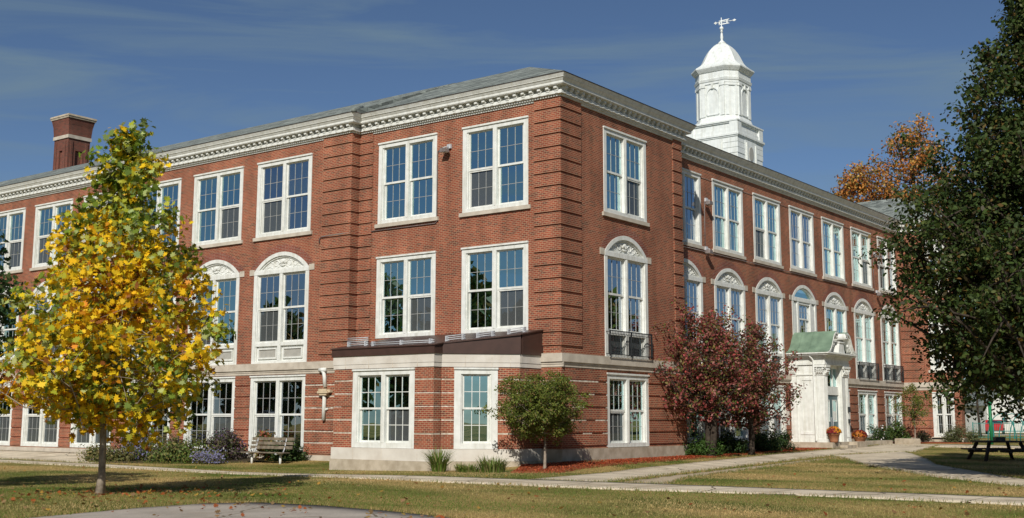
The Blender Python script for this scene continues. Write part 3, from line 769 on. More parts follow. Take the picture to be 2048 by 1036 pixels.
pr = [(1.86, 22.54), (1.62, 22.70), (1.42, 22.86), (1.29, 23.02), (1.19, 23.22), (1.08, 23.46), (.94, 23.70), (.78, 23.92), (.60, 24.10), (.40, 24.25), (.2, 24.33), (.02, 24.36)]
lathe(mb, (cx, cy), pr, ring=octa(1), smooth=False); P(mb, 'dome', 'cupola_white', base)
mb = MB(); lathe(mb, (cx, cy), [(.30, 24.30), (.2, 24.42), (.09, 24.52), (.07, 24.6), (.10, 24.72), (.07, 24.95), (.05, 25.08), (.10, 25.10), (.06, 25.14), (.06, 25.2), (.12, 25.26), (.13, 25.32), (.10, 25.40), (.03, 25.43), (.025, 26.0)], 12)
vd = Vector((.9, .43, 0)); vp = lambda s, z: (cx + vd.x * s, cy + vd.y * s, z)
tube(mb, [vp(-.42, 25.66), vp(.8, 25.80)], .022, 6)
def plate(pts):
    n_ = Vector((-vd.y, vd.x, 0)) * .012; k = len(pts)
    vs = [Vector(vp(*q)) + n_ for q in pts] + [Vector(vp(*q)) - n_ for q in pts]
    mb.add(vs, [tuple(range(k)), tuple(range(2 * k - 1, k - 1, -1))] + [(i, k + i, k + (i + 1) % k, (i + 1) % k) for i in range(k)])
plate([(-.16, 25.80), (.50, 25.92), (.40, 25.84), (-.16, 25.73)]); plate([(-.16, 25.60), (.42, 25.66), (.50, 25.62), (-.16, 25.53)]); plate([(-.16, 25.55), (-.08, 25.55), (-.08, 25.79), (-.16, 25.79)]); plate([(.3, 25.62), (.38, 25.64), (.38, 25.88), (.3, 25.86)])
plate([(-.46, 25.66), (-.34, 25.76), (-.26, 25.68), (-.34, 25.58)]); plate([(.62, 25.78), (.80, 25.88), (.90, 25.81), (.78, 25.73)])
P(mb, 'weathervane', 'cupola_white', base)
# ---- ground-floor annex
AX0, AY, DX, DY = -8.2, -3.8, -.95, -1.4
fF = Face((AX0, AY), (1, 0)); LF = 5.1
fS = Face((-3.1, AY), (0, 1)); fC = Face((-3.1, -3.4), (DX + 3.1, DY + 3.4)); LC = math.hypot(DX + 3.1, DY + 3.4); fE = Face((DX, DY), (0, 1))
fW = Face((AX0, 0), (0, -1))
wA = (rel(fF, -7.2), rel(fF, -4.01)); wC = (.52, 2.12)
mb = MB()
wall(mb, fF, 0, LF, Z0, 3.56, [(*wA, .53, 3.48)]); wall(mb, fS, 0, .4, Z0, 3.56, []); wall(mb, fC, 0, LC, Z0, 3.56, [(*wC, .53, 3.48)]); wall(mb, fE, 0, 1.4, Z0, 3.56, []); wall(mb, fW, 0, 3.8, Z0, 3.56, [])
annex = P(mb, 'annex', 'brick')
def A_(mb, name, mats): return mb.build(name, mats, annex)
# rusticated bands
mb = MB(); lm = MB()
for fc, spans in ((fF, [(-.03, wA[0]), (wA[1], LF + .03)]), (fS, [(.0, .38)]), (fC, [(.02, wC[0]), (wC[1], LC + .012)]), (fE, [(.012, 1.37)])):
    z = GZ; tops = [3.52]; zs = []
    while z > .6: zs.append(z); z -= PIT * .965
    for a, b in spans:
        for t, nx in zip([3.52] + zs, zs + [.5]):
            lo = nx + .05 if nx > .5 else nx
            fc.box(mb, a, b, lo, t, 0, .03)
        for t in zs:
            x = a + .02
            while x < b - .04:
                ln = min(random.uniform(.3, .9), b - x)
                if random.random() < .93: fc.box(lm, x, x + ln, t - .004, t + random.uniform(.032, .05), .001, .024)
                x += ln
A_(mb, 'rusticated_band', 'brick'); A_(lm, 'lime_streak', 'lime')
def around(mb, z0, z1, d, mi=0, top=None):
    k = d * .42
    fF.box(mb, -d, LF + d, z0, z1, -.02, d, mi); fS.box(mb, .0, .4 - d * .4, z0, z1 - .002, -.02, d - .002, mi); fC.box(mb, d * .5, LC + k, z0, z1 - .001, -.02, d, mi); fE.box(mb, k - .01, 1.4 - .003, z0, z1 - .003, -.02, d - .003, mi); fW.box(mb, 0, 3.8, z0, z1 - .002, -.02, d - .002, mi)
mb = MB(); around(mb, 3.54, 3.70, .06); around(mb, 3.705, 4.03, .075)
x = .6
while x < LF: fF.box(mb, x, x + .012, 3.54, 4.028, .05, .0765, 1); x += 1.25
for x in (.9, 1.9, 2.6): fC.box(mb, x, x + .012, 3.54, 4.028, .05, .0765, 1)
A_(mb, 'stone_band', ['pale_stone', 'lime'])
mb = MB(); around(mb, .08, .52, .08)
for x in (1.1, 2.6, 4.4): fF.box(mb, x, x + .012, .08, .519, .06, .0815, 1)
A_(mb, 'base_course', ['pale_stone', 'lime'])
mb = MB(); around(mb, -.7, .078, .11); A_(mb, 'footing', 'footing')
def annex_window(fc, h0, h1, double, blind=None):
    z0, z1 = .53, 3.5
    mb = MB(); side = .24
    casing(mb, fc, h0, h1, z0, z1, side, .22, .2, .035, .2 if double else 0)
    c = (h0 + h1) / 2; bays = [(h0 + side + .05, c - .1), (c + .1, h1 - side - .05)] if double else [(h0 + side + .05, h1 - side - .05)]
    za, zb = z0 + .2, z1 - .22; zm = (za + zb) / 2
    for a, b in bays:      # sashes in the same mesh: the annex is already a part
        for (y0, y1, d) in ((zm - .03, zb, -.115), (za, zm + .045, -.17)):
            fr = .075
            fc.box(mb, a, a + fr, y0, y1, d, d + .045); fc.box(mb, b - fr, b, y0, y1, d, d + .045)
            fc.box(mb, a + fr, b - fr, y0, y0 + fr, d, d + .042); fc.box(mb, a + fr, b - fr, y1 - fr, y1, d, d + .042)
            for i in (1, 2): x = a + fr + (b - a - 2 * fr) * i / 3; fc.box(mb, x - .0125, x + .0125, y0 + fr, y1 - fr, d + .008, d + .034)
            z = (y0 + y1) / 2; fc.box(mb, a + fr, b - fr, z - .0125, z + .0125, d + .01, d + .032)
            fc.quad(mb, a + .03, b - .03, y0 + .02, y1 - .02, d + .018, 2 if (double and d < -.16 and a > c) else 1)
    rm = MB()
    vs = [fc.p(h, z, d) for d in (-.22, -1.5) for h, z in ((h0, z0), (h1, z0), (h1, z1), (h0, z1))]
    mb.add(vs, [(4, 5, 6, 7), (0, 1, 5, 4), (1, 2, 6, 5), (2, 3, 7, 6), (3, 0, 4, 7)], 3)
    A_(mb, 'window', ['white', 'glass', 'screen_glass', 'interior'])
annex_window(fF, *wA, True); annex_window(fC, *wC, False)
# brown fascia and lean-to roof
SL = .175; rz = lambda y: 5.0 + SL * y
def fascia(mb, fc, h0, h1, d):
    p0, p1 = fc.p(h0, 0, d), fc.p(h1, 0, d)
    q = [fc.p(h0, 4.03, d), fc.p(h1, 4.03, d), fc.p(h1, rz(p1[1]), d), fc.p(h0, rz(p0[1]), d)]
    qb = [fc.p(h0, 4.03, -.1), fc.p(h1, 4.03, -.1), fc.p(h1, rz(p1[1]), -.1), fc.p(h0, rz(p0[1]), -.1)]
    mb.add(q + qb, [(0, 1, 2, 3), (7, 6, 5, 4), (0, 4, 5, 1), (1, 5, 6, 2), (3, 2, 6, 7), (0, 3, 7, 4)])
mb = MB(); fascia(mb, fF, -.12, LF + .12, .12); fascia(mb, fS, .0, .36, .118); fascia(mb, fC, .06, LC + .05, .12); fascia(mb, fE, .04, 1.4, .118); fascia(mb, fW, 0, 3.8, .118)
A_(mb, 'fascia', 'brown_metal')
mb = MB()
pl = [(AX0 - .16, 0), (AX0 - .16, AY - .16), (-3.1 + .17, AY - .16), (-3.1 + .17, -3.45), (DX + .16, DY - .12), (DX + .16, 0)]
vs = [(x, y, rz(y) + .004) for x, y in pl] + [(x, y, rz(y) + .05) for x, y in pl]; k = len(pl)
mb.add(vs, [tuple(range(k - 1, -1, -1)), tuple(range(k, 2 * k))] + [(i, (i + 1) % k, k + (i + 1) % k, k + i) for i in range(k)])
A_(mb, 'annex_roof', 'brown_metal')
def guard(p0, p1, n_=2, rows=3):
    mb = MB(); p0, p1 = Vector(p0), Vector(p1); d = (p1 - p0)
    for r in range(rows):
        o = Vector((0, .0, .09 + .07 * r)); tube(mb, [p0 + o + Vector((0, 0, rz(p0.y))), p1 + o + Vector((0, 0, rz(p1.y)))], .017, 6)
    for i in range(n_):
        q = p0 + d * ((i + .12) / (n_ - .76)); z = rz(q.y)
        box(mb, (q.x, q.y, z + .12), (.05, .16, .20)); box(mb, (q.x, q.y + .1, z + .06), (.12, .3, .03))
    A_(mb, 'snow_guard', 'galv')
guard((-8.1, -3.3, 0), (-6.95, -3.3, 0), 2, 5); guard((-6.6, -3.55, 0), (-3.3, -3.55, 0), 3, 2)
ch = lambda t, o: (-3.1 + (DX + 3.1) * t - o, -3.4 + (DY + 3.4) * t + o, 0)
guard(ch(.06, .22), ch(.32, .22)); guard(ch(.46, .22), ch(.70, .22)); guard(ch(.86, .22), (-1.1, -.75, 0))

# ---- entrance porch (parts of the school)
PY0, PY1, PX = 23.95, 27.3, .64
cyp = (PY0 + PY1) / 2
pS = Face((XW, PY0), (1, 0)); pF = Face((PX, PY0), (0, 1)); LS = PX - XW; LW = PY1 - PY0
mb = MB()
pS.box(mb, 0, LS - .02, .45, 4.62, -.3, 0)                                   # side wall
pS.box(mb, .02, .40, .45, 4.05, 0, .06); pS.box(mb, LS - .45, LS + .0, .45, 4.05, 0, .06)
pS.box(mb, .0, .42, .45, .62, 0, .09); pS.box(mb, LS - .47, LS + .03, .45, .62, 0, .09)
for a, b, z0, z1 in ((.55, 1.40, .85, 1.0), (.55, 1.40, 3.75, 3.9), (.55, .70, 1.0, 3.75), (1.25, 1.40, 1.0, 3.75)): pS.box(mb, a, b, z0, z1, 0, .03)
pS.box(mb, .45, LS - .5, 4.02, 4.09, 0, .045)
for i in range(4):                                                          # fluting on the pilasters
    for o in (.05, LS - .42): pS.box(mb, o + .09 * i, o + .09 * i + .045, .7, 3.95, .06, .075)
pF.box(mb, 0, .38, .45, 4.62, -.4, 0); pF.box(mb, LW - .95, LW, .45, 4.62, -.5, 0); pF.box(mb, LW - .3, LW, .45, 4.62, -LS, -.5)
pF.box(mb, .0, .42, .45, .62, 0, .05); pF.box(mb, LW - .45, LW + .03, .45, .62, 0, .05)
for i in range(4):
    for o in (.03, LW - .42): pF.box(mb, o + .085 * i, o + .085 * i + .04, .7, 3.95, 0, .02)
porch = P(mb, 'porch', 'white')
def cap(mb, fc, a, b, d):
    fc.box(mb, a - .03, b + .03, 4.0, 4.06, -.02, d + .03); fc.box(mb, a - .01, b + .01, 4.06, 4.44, -.02, d + .015); fc.box(mb, a - .10, b + .10, 4.44, 4.56, -.02, d + .12)
    n_ = 4
    for r, (z, dd) in enumerate(((4.12, .05), (4.24, .075))):
        for i in range(n_):
            h = a + (b - a) * (i + (.5 if r else .25)) / n_; tube(mb, [fc.p(h, z - .05, d + .01), fc.p(h, z + .03, d + dd), fc.p(h, z + .10, d + dd + .05), fc.p(h, z + .07, d + dd + .08)], [.05, .05, .04, .02], 6)
    for h, s in ((a, -1), (b, 1)):
        tube(mb, [fc.p(h + s * (.02 + .07 * math.cos(t)), 4.40 + .06 * math.sin(t), d + .08) for t in [.9 * i for i in range(7)]], .028, 5)
for q in ((pS, .02, .40, .06), (pS, LS - .43, LS - .02, .06), (pF, .02, .40, .02), (pF, LW - .85, LW - .02, .02)):
    mb = MB(); cap(mb, *q); mb.build('capital', 'white', porch)
mb = MB()       # entablature
def slab(z0, z1, o, mi=0): box(mb, ((XW + PX + o) / 2, cyp, (z0 + z1) / 2), (PX - XW + o, LW + 2 * o, z1 - z0), mi)
slab(4.58, 4.70, .08); slab(4.703, 4.92, .05); slab(4.923, 4.98, .12); slab(4.983, 5.08, .2); slab(5.083, 5.16, .36); slab(5.163, 5.24, .44)
mb.build('entablature', 'white', porch)
# swan-neck pediment with copper roof: profile in y, extruded back to the wall
prof = [(-2.12, 5.245), (-2.0, 5.28), (-1.80, 5.36), (-1.60, 5.52), (-1.42, 5.76), (-1.28, 6.02), (-1.12, 6.24), (-.92, 6.38), (-.74, 6.40), (-.60, 6.33)]
for s in (-1, 1):
    mb = MB()
    top = [(cyp - s * a, z + .03) for a, z in prof]; bot = [(cyp - s * (a + .10), z - .14) for a, z in prof[1:]]
    bot = [(y, max(5.245, z)) for y, z in bot]
    x0, x1 = XW + .01, PX + .40
    for i in range(len(top) - 1):
        (ya, za), (yb, zb) = top[i], top[i + 1]
        mb.add([(x0, ya, za), (x1, ya, za), (x1, yb, zb), (x0, yb, zb), (x0, ya, za - .05), (x1, ya, za - .05), (x1, yb, zb - .05), (x0, yb, zb - .05)], [(0, 1, 2, 3), (7, 6, 5, 4), (1, 5, 6, 2), (0, 4, 5, 1), (3, 2, 6, 7)])
    for k in (.55, 1.2): # standing seams
        tube(mb, [(XW + k, y, z + .012) for y, z in top], .012, 5)
    mb.build('copper_roof', 'copper', porch)
    mb = MB()
    for (xa, xb, dz0, dz1) in ((PX + .20, PX + .43, -.05, -.16), (PX + .0, PX + .36, -.16, -.26)):
        for i in range(len(top) - 1):
            (ya, za), (yb, zb) = top[i], top[i + 1]
            mb.add([(xa, ya, max(5.24, za + dz0)), (xb, ya, max(5.24, za + dz0)), (xb, yb, max(5.24, zb + dz0)), (xa, yb, max(5.24, zb + dz0)), (xa, ya, max(5.24, za + dz1)), (xb, ya, max(5.24, za + dz1)), (xb, yb, max(5.24, zb + dz1)), (xa, yb, max(5.24, zb + dz1))], [(0, 1, 2, 3), (7, 6, 5, 4), (1, 5, 6, 2), (0, 3, 7, 4)])
    # volute
    yv, zv = cyp - s * (-.66), 6.18
    q = [(yv + s * (.20 - .017 * i) * math.cos(1.9 + .62 * i * 1) * -1, zv + (.20 - .017 * i) * math.sin(1.9 + .62 * i)) for i in range(11)]
    for xx in (PX + .36,): tube(mb, [(xx, y, z) for y, z in q], [.06 - .003 * i for i in range(11)], 6)
    tube(mb, [(XW + .4, yv, zv), (PX + .36, yv, zv)], [.19, .19], 14)
    for t in range(4): box(mb, (PX + .30, cyp - s * (-1.5 + .16 * t), 5.34 + .12 * t), (.1, .1, .12))
    mb.build('swan_neck', 'white', porch)
mb = MB()
pts = [(-.45, 5.24), (.45, 5.24), (.28, 5.80), (-.28, 5.80)]
Face((PX + .15, cyp), (0, 1)).prism(mb, pts, -.3, .2); Face((PX + .15, cyp), (0, 1)).box(mb, -.33, .33, 5.80, 5.87, -.33, .24)
box(mb, (-.35, cyp, 5.6), (1.9, 2.6, .7))
mb.build('pedestal', 'white', porch)
mb = MB(); xd = PX - .26
Face((xd, PY0 + .3), (0, 1)).box(mb, 0, LW - 1.2, 2.98, 3.44, -.15, .05); Face((xd, PY0 + .3), (0, 1)).box(mb, 0, .10, .45, 2.98, -.15, .03); Face((xd, PY0 + .3), (0, 1)).box(mb, LW - 1.3, LW - 1.2, .45, 2.98, -.15, .03)
fD = Face((xd, PY0 + .3), (0, 1)); wd = LW - 1.2
fD.box(mb, 0, wd, 4.42, 4.6, -.15, .03); fD.box(mb, 0, .1, 3.44, 4.42, -.15, .03); fD.box(mb, wd - .1, wd, 3.44, 4.42, -.15, .03)
for i in (1, 2): fD.box(mb, wd * i / 3 - .03, wd * i / 3 + .03, 3.44, 4.42, -.1, .01)
fD.quad(mb, .1, wd - .1, 3.44, 4.42, -.06, 1)
fD.box(mb, 0, wd, 3.44, 4.6, -1.0, -.6, 2)
mb.build('transom_window', ['white', 'glass', 'interior'], porch)
for a, b in ((.11, wd / 2 - .012), (wd / 2 + .012, wd - .11)):
    mb = MB(); fD.box(mb, a, b, .46, 1.55, -.08, .0); fD.box(mb, a, b, 2.70, 2.97, -.08, 0); fD.box(mb, a, a + .2, 1.55, 2.70, -.08, 0); fD.box(mb, b - .2, b, 1.55, 2.70, -.08, 0)
    dr = P(mb, 'door', 'door', None)
    g = MB(); fD.quad(g, a + .2, b - .2, 1.55, 2.70, -.03); fr = []
    for q in ((a + .18, a + .22, 1.53, 2.72), (b - .22, b - .18, 1.53, 2.72), (a + .22, b - .22, 1.53, 1.57), (a + .22, b - .22, 2.68, 2.72)): fD.box(g, *q, -.02, .012, 1)
    g.build('door_pane', ['glass', 'white'], dr)
    g = MB(); h = b - .09 if a < 1 else a + .09
    tube(g, [fD.p(h, 1.25, .0), fD.p(h, 1.25, .06), fD.p(h, 1.75, .06), fD.p(h, 1.75, .0)], .014, 6); g.build('handle', 'galv', dr)
    if a > 1: g = MB(); fD.box(g, a + .3, b - .26, 1.62, 2.1, -.026, -.022); g.build('paper_notice', 'white', dr)
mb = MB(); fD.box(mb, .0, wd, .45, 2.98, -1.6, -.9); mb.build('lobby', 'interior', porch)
mb = MB(); pF.box(mb, LW - .27, LW - .12, 2.05, 2.35, .02, .12); pF.box(mb, LW - .27, LW - .14, 1.45, 1.68, .02, .10); mb.build('intercom', 'iron', porch)
mb = MB(); tube(mb, [pS.p(LS - .75, 5.12, .30), pS.p(LS - .64, 4.95, .22), pS.p(LS - .55, 4.8, .14), pS.p(LS - .55, .6, .14), pS.p(LS - .5, .5, .2)], .05, 8); mb.build('downspout', 'white', porch)
mb = MB(); box(mb, ((XW + 1.05) / 2, cyp - .02, .0), (1.05 - XW, LW + .45, .9)); box(mb, (1.2, cyp + .45, -.02), (.55, 2.75, .62)); box(mb, (1.22, 26.75, .1), (.6, 1.5, .72)); mb.build('doorstep', 'footing', porch)
mb = MB(); F_LONG.box(mb, 23.15 - 9.66, 23.62 - 9.66, 1.35, 2.2, .03, .06); P(mb, 'plaque', 'pale_stone')

# ---- pipes and conduits on the walls
mb = MB()
q = [(-6.15, 12.85), (-6.25, 12.8), (-6.28, 12.6), (-6.28, 9.80), (-6.36, 9.73), (-10.84, 9.73)]
tube(mb, [(x, -.035, z) for x, z in [(-5.72, 12.86)] + q], .022, 6); tube(mb, [(-10.82, -.05, 9.73), (-10.82, -.535, 9.70), (-12.6, -.56, 9.66), (-12.74, -.55, 9.60), (-12.74, -.55, 9.38)], .022, 6)
tube(mb, [(XW + .03, 14.5, 12.3), (XW + .03, 14.38, 12.25), (XW + .03, 14.38, 9.72)], .022, 6); tube(mb, [(XW + .05, 9.68, 9.76), (XW + .05, 42.1, 9.76)], .018, 6)
tube(mb, [(XW + .03, 37.6, 12.2), (XW + .03, 37.5, 12.1), (XW + .03, 37.5, 9.76)], .02, 6)
tube(mb, [(XW + .02, 9.7, 13.44), (XW + .02, 42, 13.44)], .012, 5)
P(mb, 'conduit', 'conduit')
mb = MB(); yv = -.62
tube(mb, [(-12.42, yv, 3.72), (-12.26, yv, 3.70), (-12.16, yv, 3.62), (-12.10, yv, 3.40), (-12.06, yv, 2.98)], .085, 10, 0); tube(mb, [(-12.08, yv, 2.72), (-12.10, yv, 1.55)], .085, 10, 0); tube(mb, [(-12.42, yv, 3.72), (-12.02, yv, 3.73)], .10, 10, 0); tube(mb, [(-12.10, yv, 1.98), (-11.9, yv + .06, 2.05)], .05, 8, 0)
box(mb, (-12.07, yv - .02, 2.86), (.50, .26, .10), 1); box(mb, (-12.07, yv - .02, 2.76), (.62, .3, .09), 1); box(mb, (-12.07, yv - .02, 2.67), (.42, .22, .09), 1); box(mb, (-11.76, yv, 2.80), (.2, .2, .1), 1)
P(mb, 'vent_pipe', ['white', 'tan_plastic'])
mb = MB(); box(mb, (-11.26, -.60, 2.25), (.24, .14, .30)); P(mb, 'meter_box', 'galv')

# ================================================================= GROUND
def sst(a, b, x):
    t = np.clip((x - a) / (b - a), 0, 1); return t * t * (3 - 2 * t)
def G(x, y):
    a = -.2 - .16 * sst(2, -10, x) * (1 - sst(2, 10, y)); r = .4 * sst(2, 42, y)
    return a + r + .2 * (1 - sst(.8, 4, x)) * sst(-3.5, 0, y) * (1 - sst(2, 42, y))
def gz(x, y): return float(G(np.float64(x), np.float64(y)))
def raw_mesh(name, v, f_loops, f_tot, mat, col=None):
    me = bpy.data.meshes.new(name); nv, nf = len(v), len(f_tot)
    me.vertices.add(nv); me.vertices.foreach_set('co', np.ascontiguousarray(v, np.float32).ravel())
    me.loops.add(len(f_loops)); me.loops.foreach_set('vertex_index', np.ascontiguousarray(f_loops, np.int32))
    me.polygons.add(nf); st = np.concatenate(([0], np.cumsum(f_tot)[:-1])); me.polygons.foreach_set('loop_start', st.astype(np.int32))
    me.update(calc_edges=True)
    me.materials.append(M[mat])
    if col is not None:
        at = me.attributes.new('leafcol', 'FLOAT_COLOR', 'FACE')
        at.data.foreach_set('color', np.concatenate([col, np.ones((nf, 1))], 1).astype(np.float32).ravel())
    me.validate()
    o = bpy.data.objects.new(name, me); COL.objects.link(o); return o
xs = np.unique(np.concatenate([np.arange(-700, -60, 40), np.arange(-60, -22, 2), np.arange(-22, 32, .5), np.arange(32, 90, 4), np.arange(90, 701, 40)])); ys = np.unique(np.concatenate([np.arange(-300, -40, 20), np.arange(-40, 46, .5), np.arange(46, 120, 4), np.arange(120, 1200, 60)]))
XX, YY = np.meshgrid(xs, ys); ZZ = G(XX, YY)
V_ = np.stack([XX, YY, ZZ], -1).reshape(-1, 3); nx_, ny_ = len(xs), len(ys)
I = np.arange(nx_ * ny_).reshape(ny_, nx_); Q = np.stack([I[:-1, :-1], I[:-1, 1:], I[1:, 1:], I[1:, :-1]], -1).reshape(-1, 4)
tag(raw_mesh('ground', V_, Q.ravel(), np.full(len(Q), 4), 'lawn'), kind='structure')
def resample(pts, n_):
    p = np.array(pts, float); s = np.concatenate(([0], np.cumsum(np.hypot(*np.diff(p, axis=0).T)))); t = np.linspace(0, s[-1], n_)
    return np.stack([np.interp(t, s, p[:, 0]), np.interp(t, s, p[:, 1])], 1)
POLYS = []
def strip(name, A, B, mat, lift, n_=70, m_=6, edge=0, kind='structure', grass=False):
    """a sheet between two edge lines, laid on the terrain with slightly ragged edges"""
    a, b = resample(A, n_), resample(B, n_)
    if edge:
        for e in (a, b): e += np.cumsum(rng.normal(0, edge * .3, e.shape), 0) * 0 + rng.normal(0, edge, e.shape)
    if not grass: POLYS.append(np.concatenate([a, b[::-1]]))
    t = np.linspace(0, 1, m_)[:, None, None]; g = a[None] * (1 - t) + b[None] * t
    z = G(g[..., 0], g[..., 1]) + lift
    v = np.concatenate([g, z[..., None]], -1)
    sk = v.copy(); sk = sk[[0, -1]]; sk[..., 2] -= .08
    vv = np.concatenate([v.reshape(-1, 3), sk.reshape(-1, 3)]); I = np.arange(m_ * n_).reshape(m_, n_); J = m_ * n_ + np.arange(2 * n_).reshape(2, n_)
    q = np.stack([I[:-1, :-1], I[:-1, 1:], I[1:, 1:], I[1:, :-1]], -1).reshape(-1, 4)
    q2 = np.stack([J[0, :-1], J[0, 1:], I[0, 1:], I[0, :-1]], -1); q3 = np.stack([I[-1, :-1], I[-1, 1:], J[1, 1:], J[1, :-1]], -1)
    q = np.concatenate([q, q2, q3]); o = raw_mesh(name, vv, q.ravel(), np.full(len(q), 4), mat); tag(o, kind=kind)
    mid = (a + b) / 2; sl_ = np.concatenate(([0], np.cumsum(np.hypot(*np.diff(mid, axis=0).T))))
    o.data.attributes.new('path_s', 'FLOAT', 'POINT').data.foreach_set('value', np.tile(sl_, m_ + 2).astype(np.float32)); return o
strip('sidewalk', [(-40, -5.6), (-19.1, -6.4), (-10, -7.5), (-3.5, -8.0), (2, -8.0), (6.5, -7.6), (9.5, -7.45), (18.1, -7.2), (40, -6.6)], [(-40, -7.4), (-16.4, -8.1), (-7.4, -8.9), (-.5, -10.2), (3, -10.55), (8.8, -10.4), (13.5, -9.6), (18.9, -9.7), (40, -9.2)], 'walk', .028, 200, 6, .007)
strip('entrance_path', [(4.2, -7.75), (3.6, -3), (2.9, 1.5), (2.3, 8), (1.85, 14), (1.55, 20), (1.3, 24.2), (1.3, 28), (.2, 33.5)], [(6.6, -7.75), (5.3, 0), (4.5, 5), (3.9, 9.6), (3.6, 14), (3.5, 17.4), (3.8, 21), (5.3, 24), (3.5, 33.5)], 'walk', .034, 120, 6, .010)
strip('curved_path', [(3.45, 17.4), (5.3, 14.6), (7.9, 9.8), (10.6, 6), (13.25, 2), (16.9, -2.0), (18.6, -4), (21.5, -7.3)], [(4.9, 23.6), (6.5, 20.4), (8.5, 16), (10.3, 11.4), (13.3, 6.4), (15.9, 2.1), (18.4, -1), (24, -7.3)], 'walk', .030, 100, 6, .010)
strip('far_path', [(.2, 31.6), (4, 31.2), (8, 30.8), (22, 29)], [(.2, 35.6), (4, 36.2), (8, 35.0), (22, 33)], 'walk', .026, 60, 5, .03)
strip('paved_yard', [(-60, -.62), (-28, -.62), (-21.8, -.62)], [(-60, -5.0), (-28, -5.2), (-21.2, -5.9)], 'walk', .022, 60, 8, .02)
strip('asphalt_drive', [(5.6, -28), (5.25, -24.6), (4.75, -22), (4.75, -20.3), (5.4, -19.4), (7.2, -19.2), (9.6, -19.5), (11.1, -19.9), (14, -20.8), (22, -24)], [(9, -40), (9.5, -40), (10, -40), (10.5, -40), (11, -40), (14, -40), (17, -40), (20, -40), (25, -40), (30, -40)], 'asphalt', .012, 120, 24, .015)
strip('bare_trail', [(7.0, -7.2), (6.2, -3), (5.55, 1), (5.0, 5), (4.5, 9.6), (4.15, 13.5), (4.0, 16)], [(8.6, -7.25), (7.1, -3), (6.35, 1), (5.7, 5), (5.1, 9.6), (4.7, 13.5), (4.4, 16)], 'dirt', .012, 90, 4, .06)
strip('mulch_bed', [(-.9, -1.3), (.12, -.6), (.12, 2), (.12, 9.6), (-1.2, 9.9), (-1.2, 23.8)], [(.9, -4.3), (2.1, -3.4), (1.95, 1), (1.55, 7.5), (1.25, 14), (1.0, 23.8)], 'mulch', .05, 90, 8, .05)
strip('mulch_bed', [(-1.2, 35.8), (-1.2, 41.9), (2.8, 41.9)], [(.2, 36.4), (1.4, 38.5), (3.6, 40.0)], 'mulch', .05, 40, 5, .05)
strip('flower_bed_soil', [(-26.5, -.62), (-20, -.62), (-13.6, -.62)], [(-22.0, -5.4), (-18.8, -3.9), (-14.6, -1.7)], 'soil', .04, 60, 6, .08)
# ================================================================= PLANTS
MAPLE = np.array([(0, -.55), (.10, -.22), (.42, -.34), (.36, -.10), (.56, .10), (.28, .16), (.30, .42), (.10, .30), (0, .60), (-.10, .30), (-.30, .42), (-.28, .16), (-.56, .10), (-.36, -.10), (-.42, -.34), (-.10, -.22)])
OVAL = np.array([(0, -.5), (.24, -.2), (.26, .12), (0, .5), (-.26, .12), (-.24, -.2)])
DIAM = np.array([(0, -.5), (.27, 0), (0, .5), (-.27, 0)])
BLADE = np.array([(-.5, 0), (.5, 0), (.12, 1)])
def leaves(name, parent, pos, nrm, size, cols, shape, mat='leaf', fold=.25):
    n_ = len(pos); k = len(shape)
    nrm = nrm / (np.linalg.norm(nrm, axis=1, keepdims=True) + 1e-9)
    r = rng.normal(size=(n_, 3)); u = np.cross(nrm, r); u /= np.linalg.norm(u, axis=1, keepdims=True) + 1e-9; w = np.cross(nrm, u)
    s = np.asarray(size).reshape(-1, 1, 1) * np.ones((n_, 1, 1))
    X, Y = shape[:, 0], shape[:, 1]
    v = pos[:, None] + s * (u[:, None] * X[None, :, None] + w[:, None] * Y[None, :, None] + nrm[:, None] * (fold * (np.abs(X) - .15) - .25 * fold * Y * Y)[None, :, None])
    o = raw_mesh(name, v.reshape(-1, 3), np.arange(n_ * k), np.full(n_, k), mat, cols)
    if parent: o.parent = parent
    return o
def palette(pal, n_, jit=.18, key=None):
    c = np.array([p[:3] for p in pal]); w = np.array([p[3] for p in pal], float); w /= w.sum()
    i = rng.choice(len(pal), n_, p=w) if key is None else np.clip(np.searchsorted(np.cumsum(w), key), 0, len(pal) - 1)
    return np.clip(c[i] * rng.uniform(1 - jit, 1 + jit, (n_, 1)) * rng.uniform(.93, 1.07, (n_, 3)), 0, 1)
GREY_UP = np.array([0, 0, 1.])
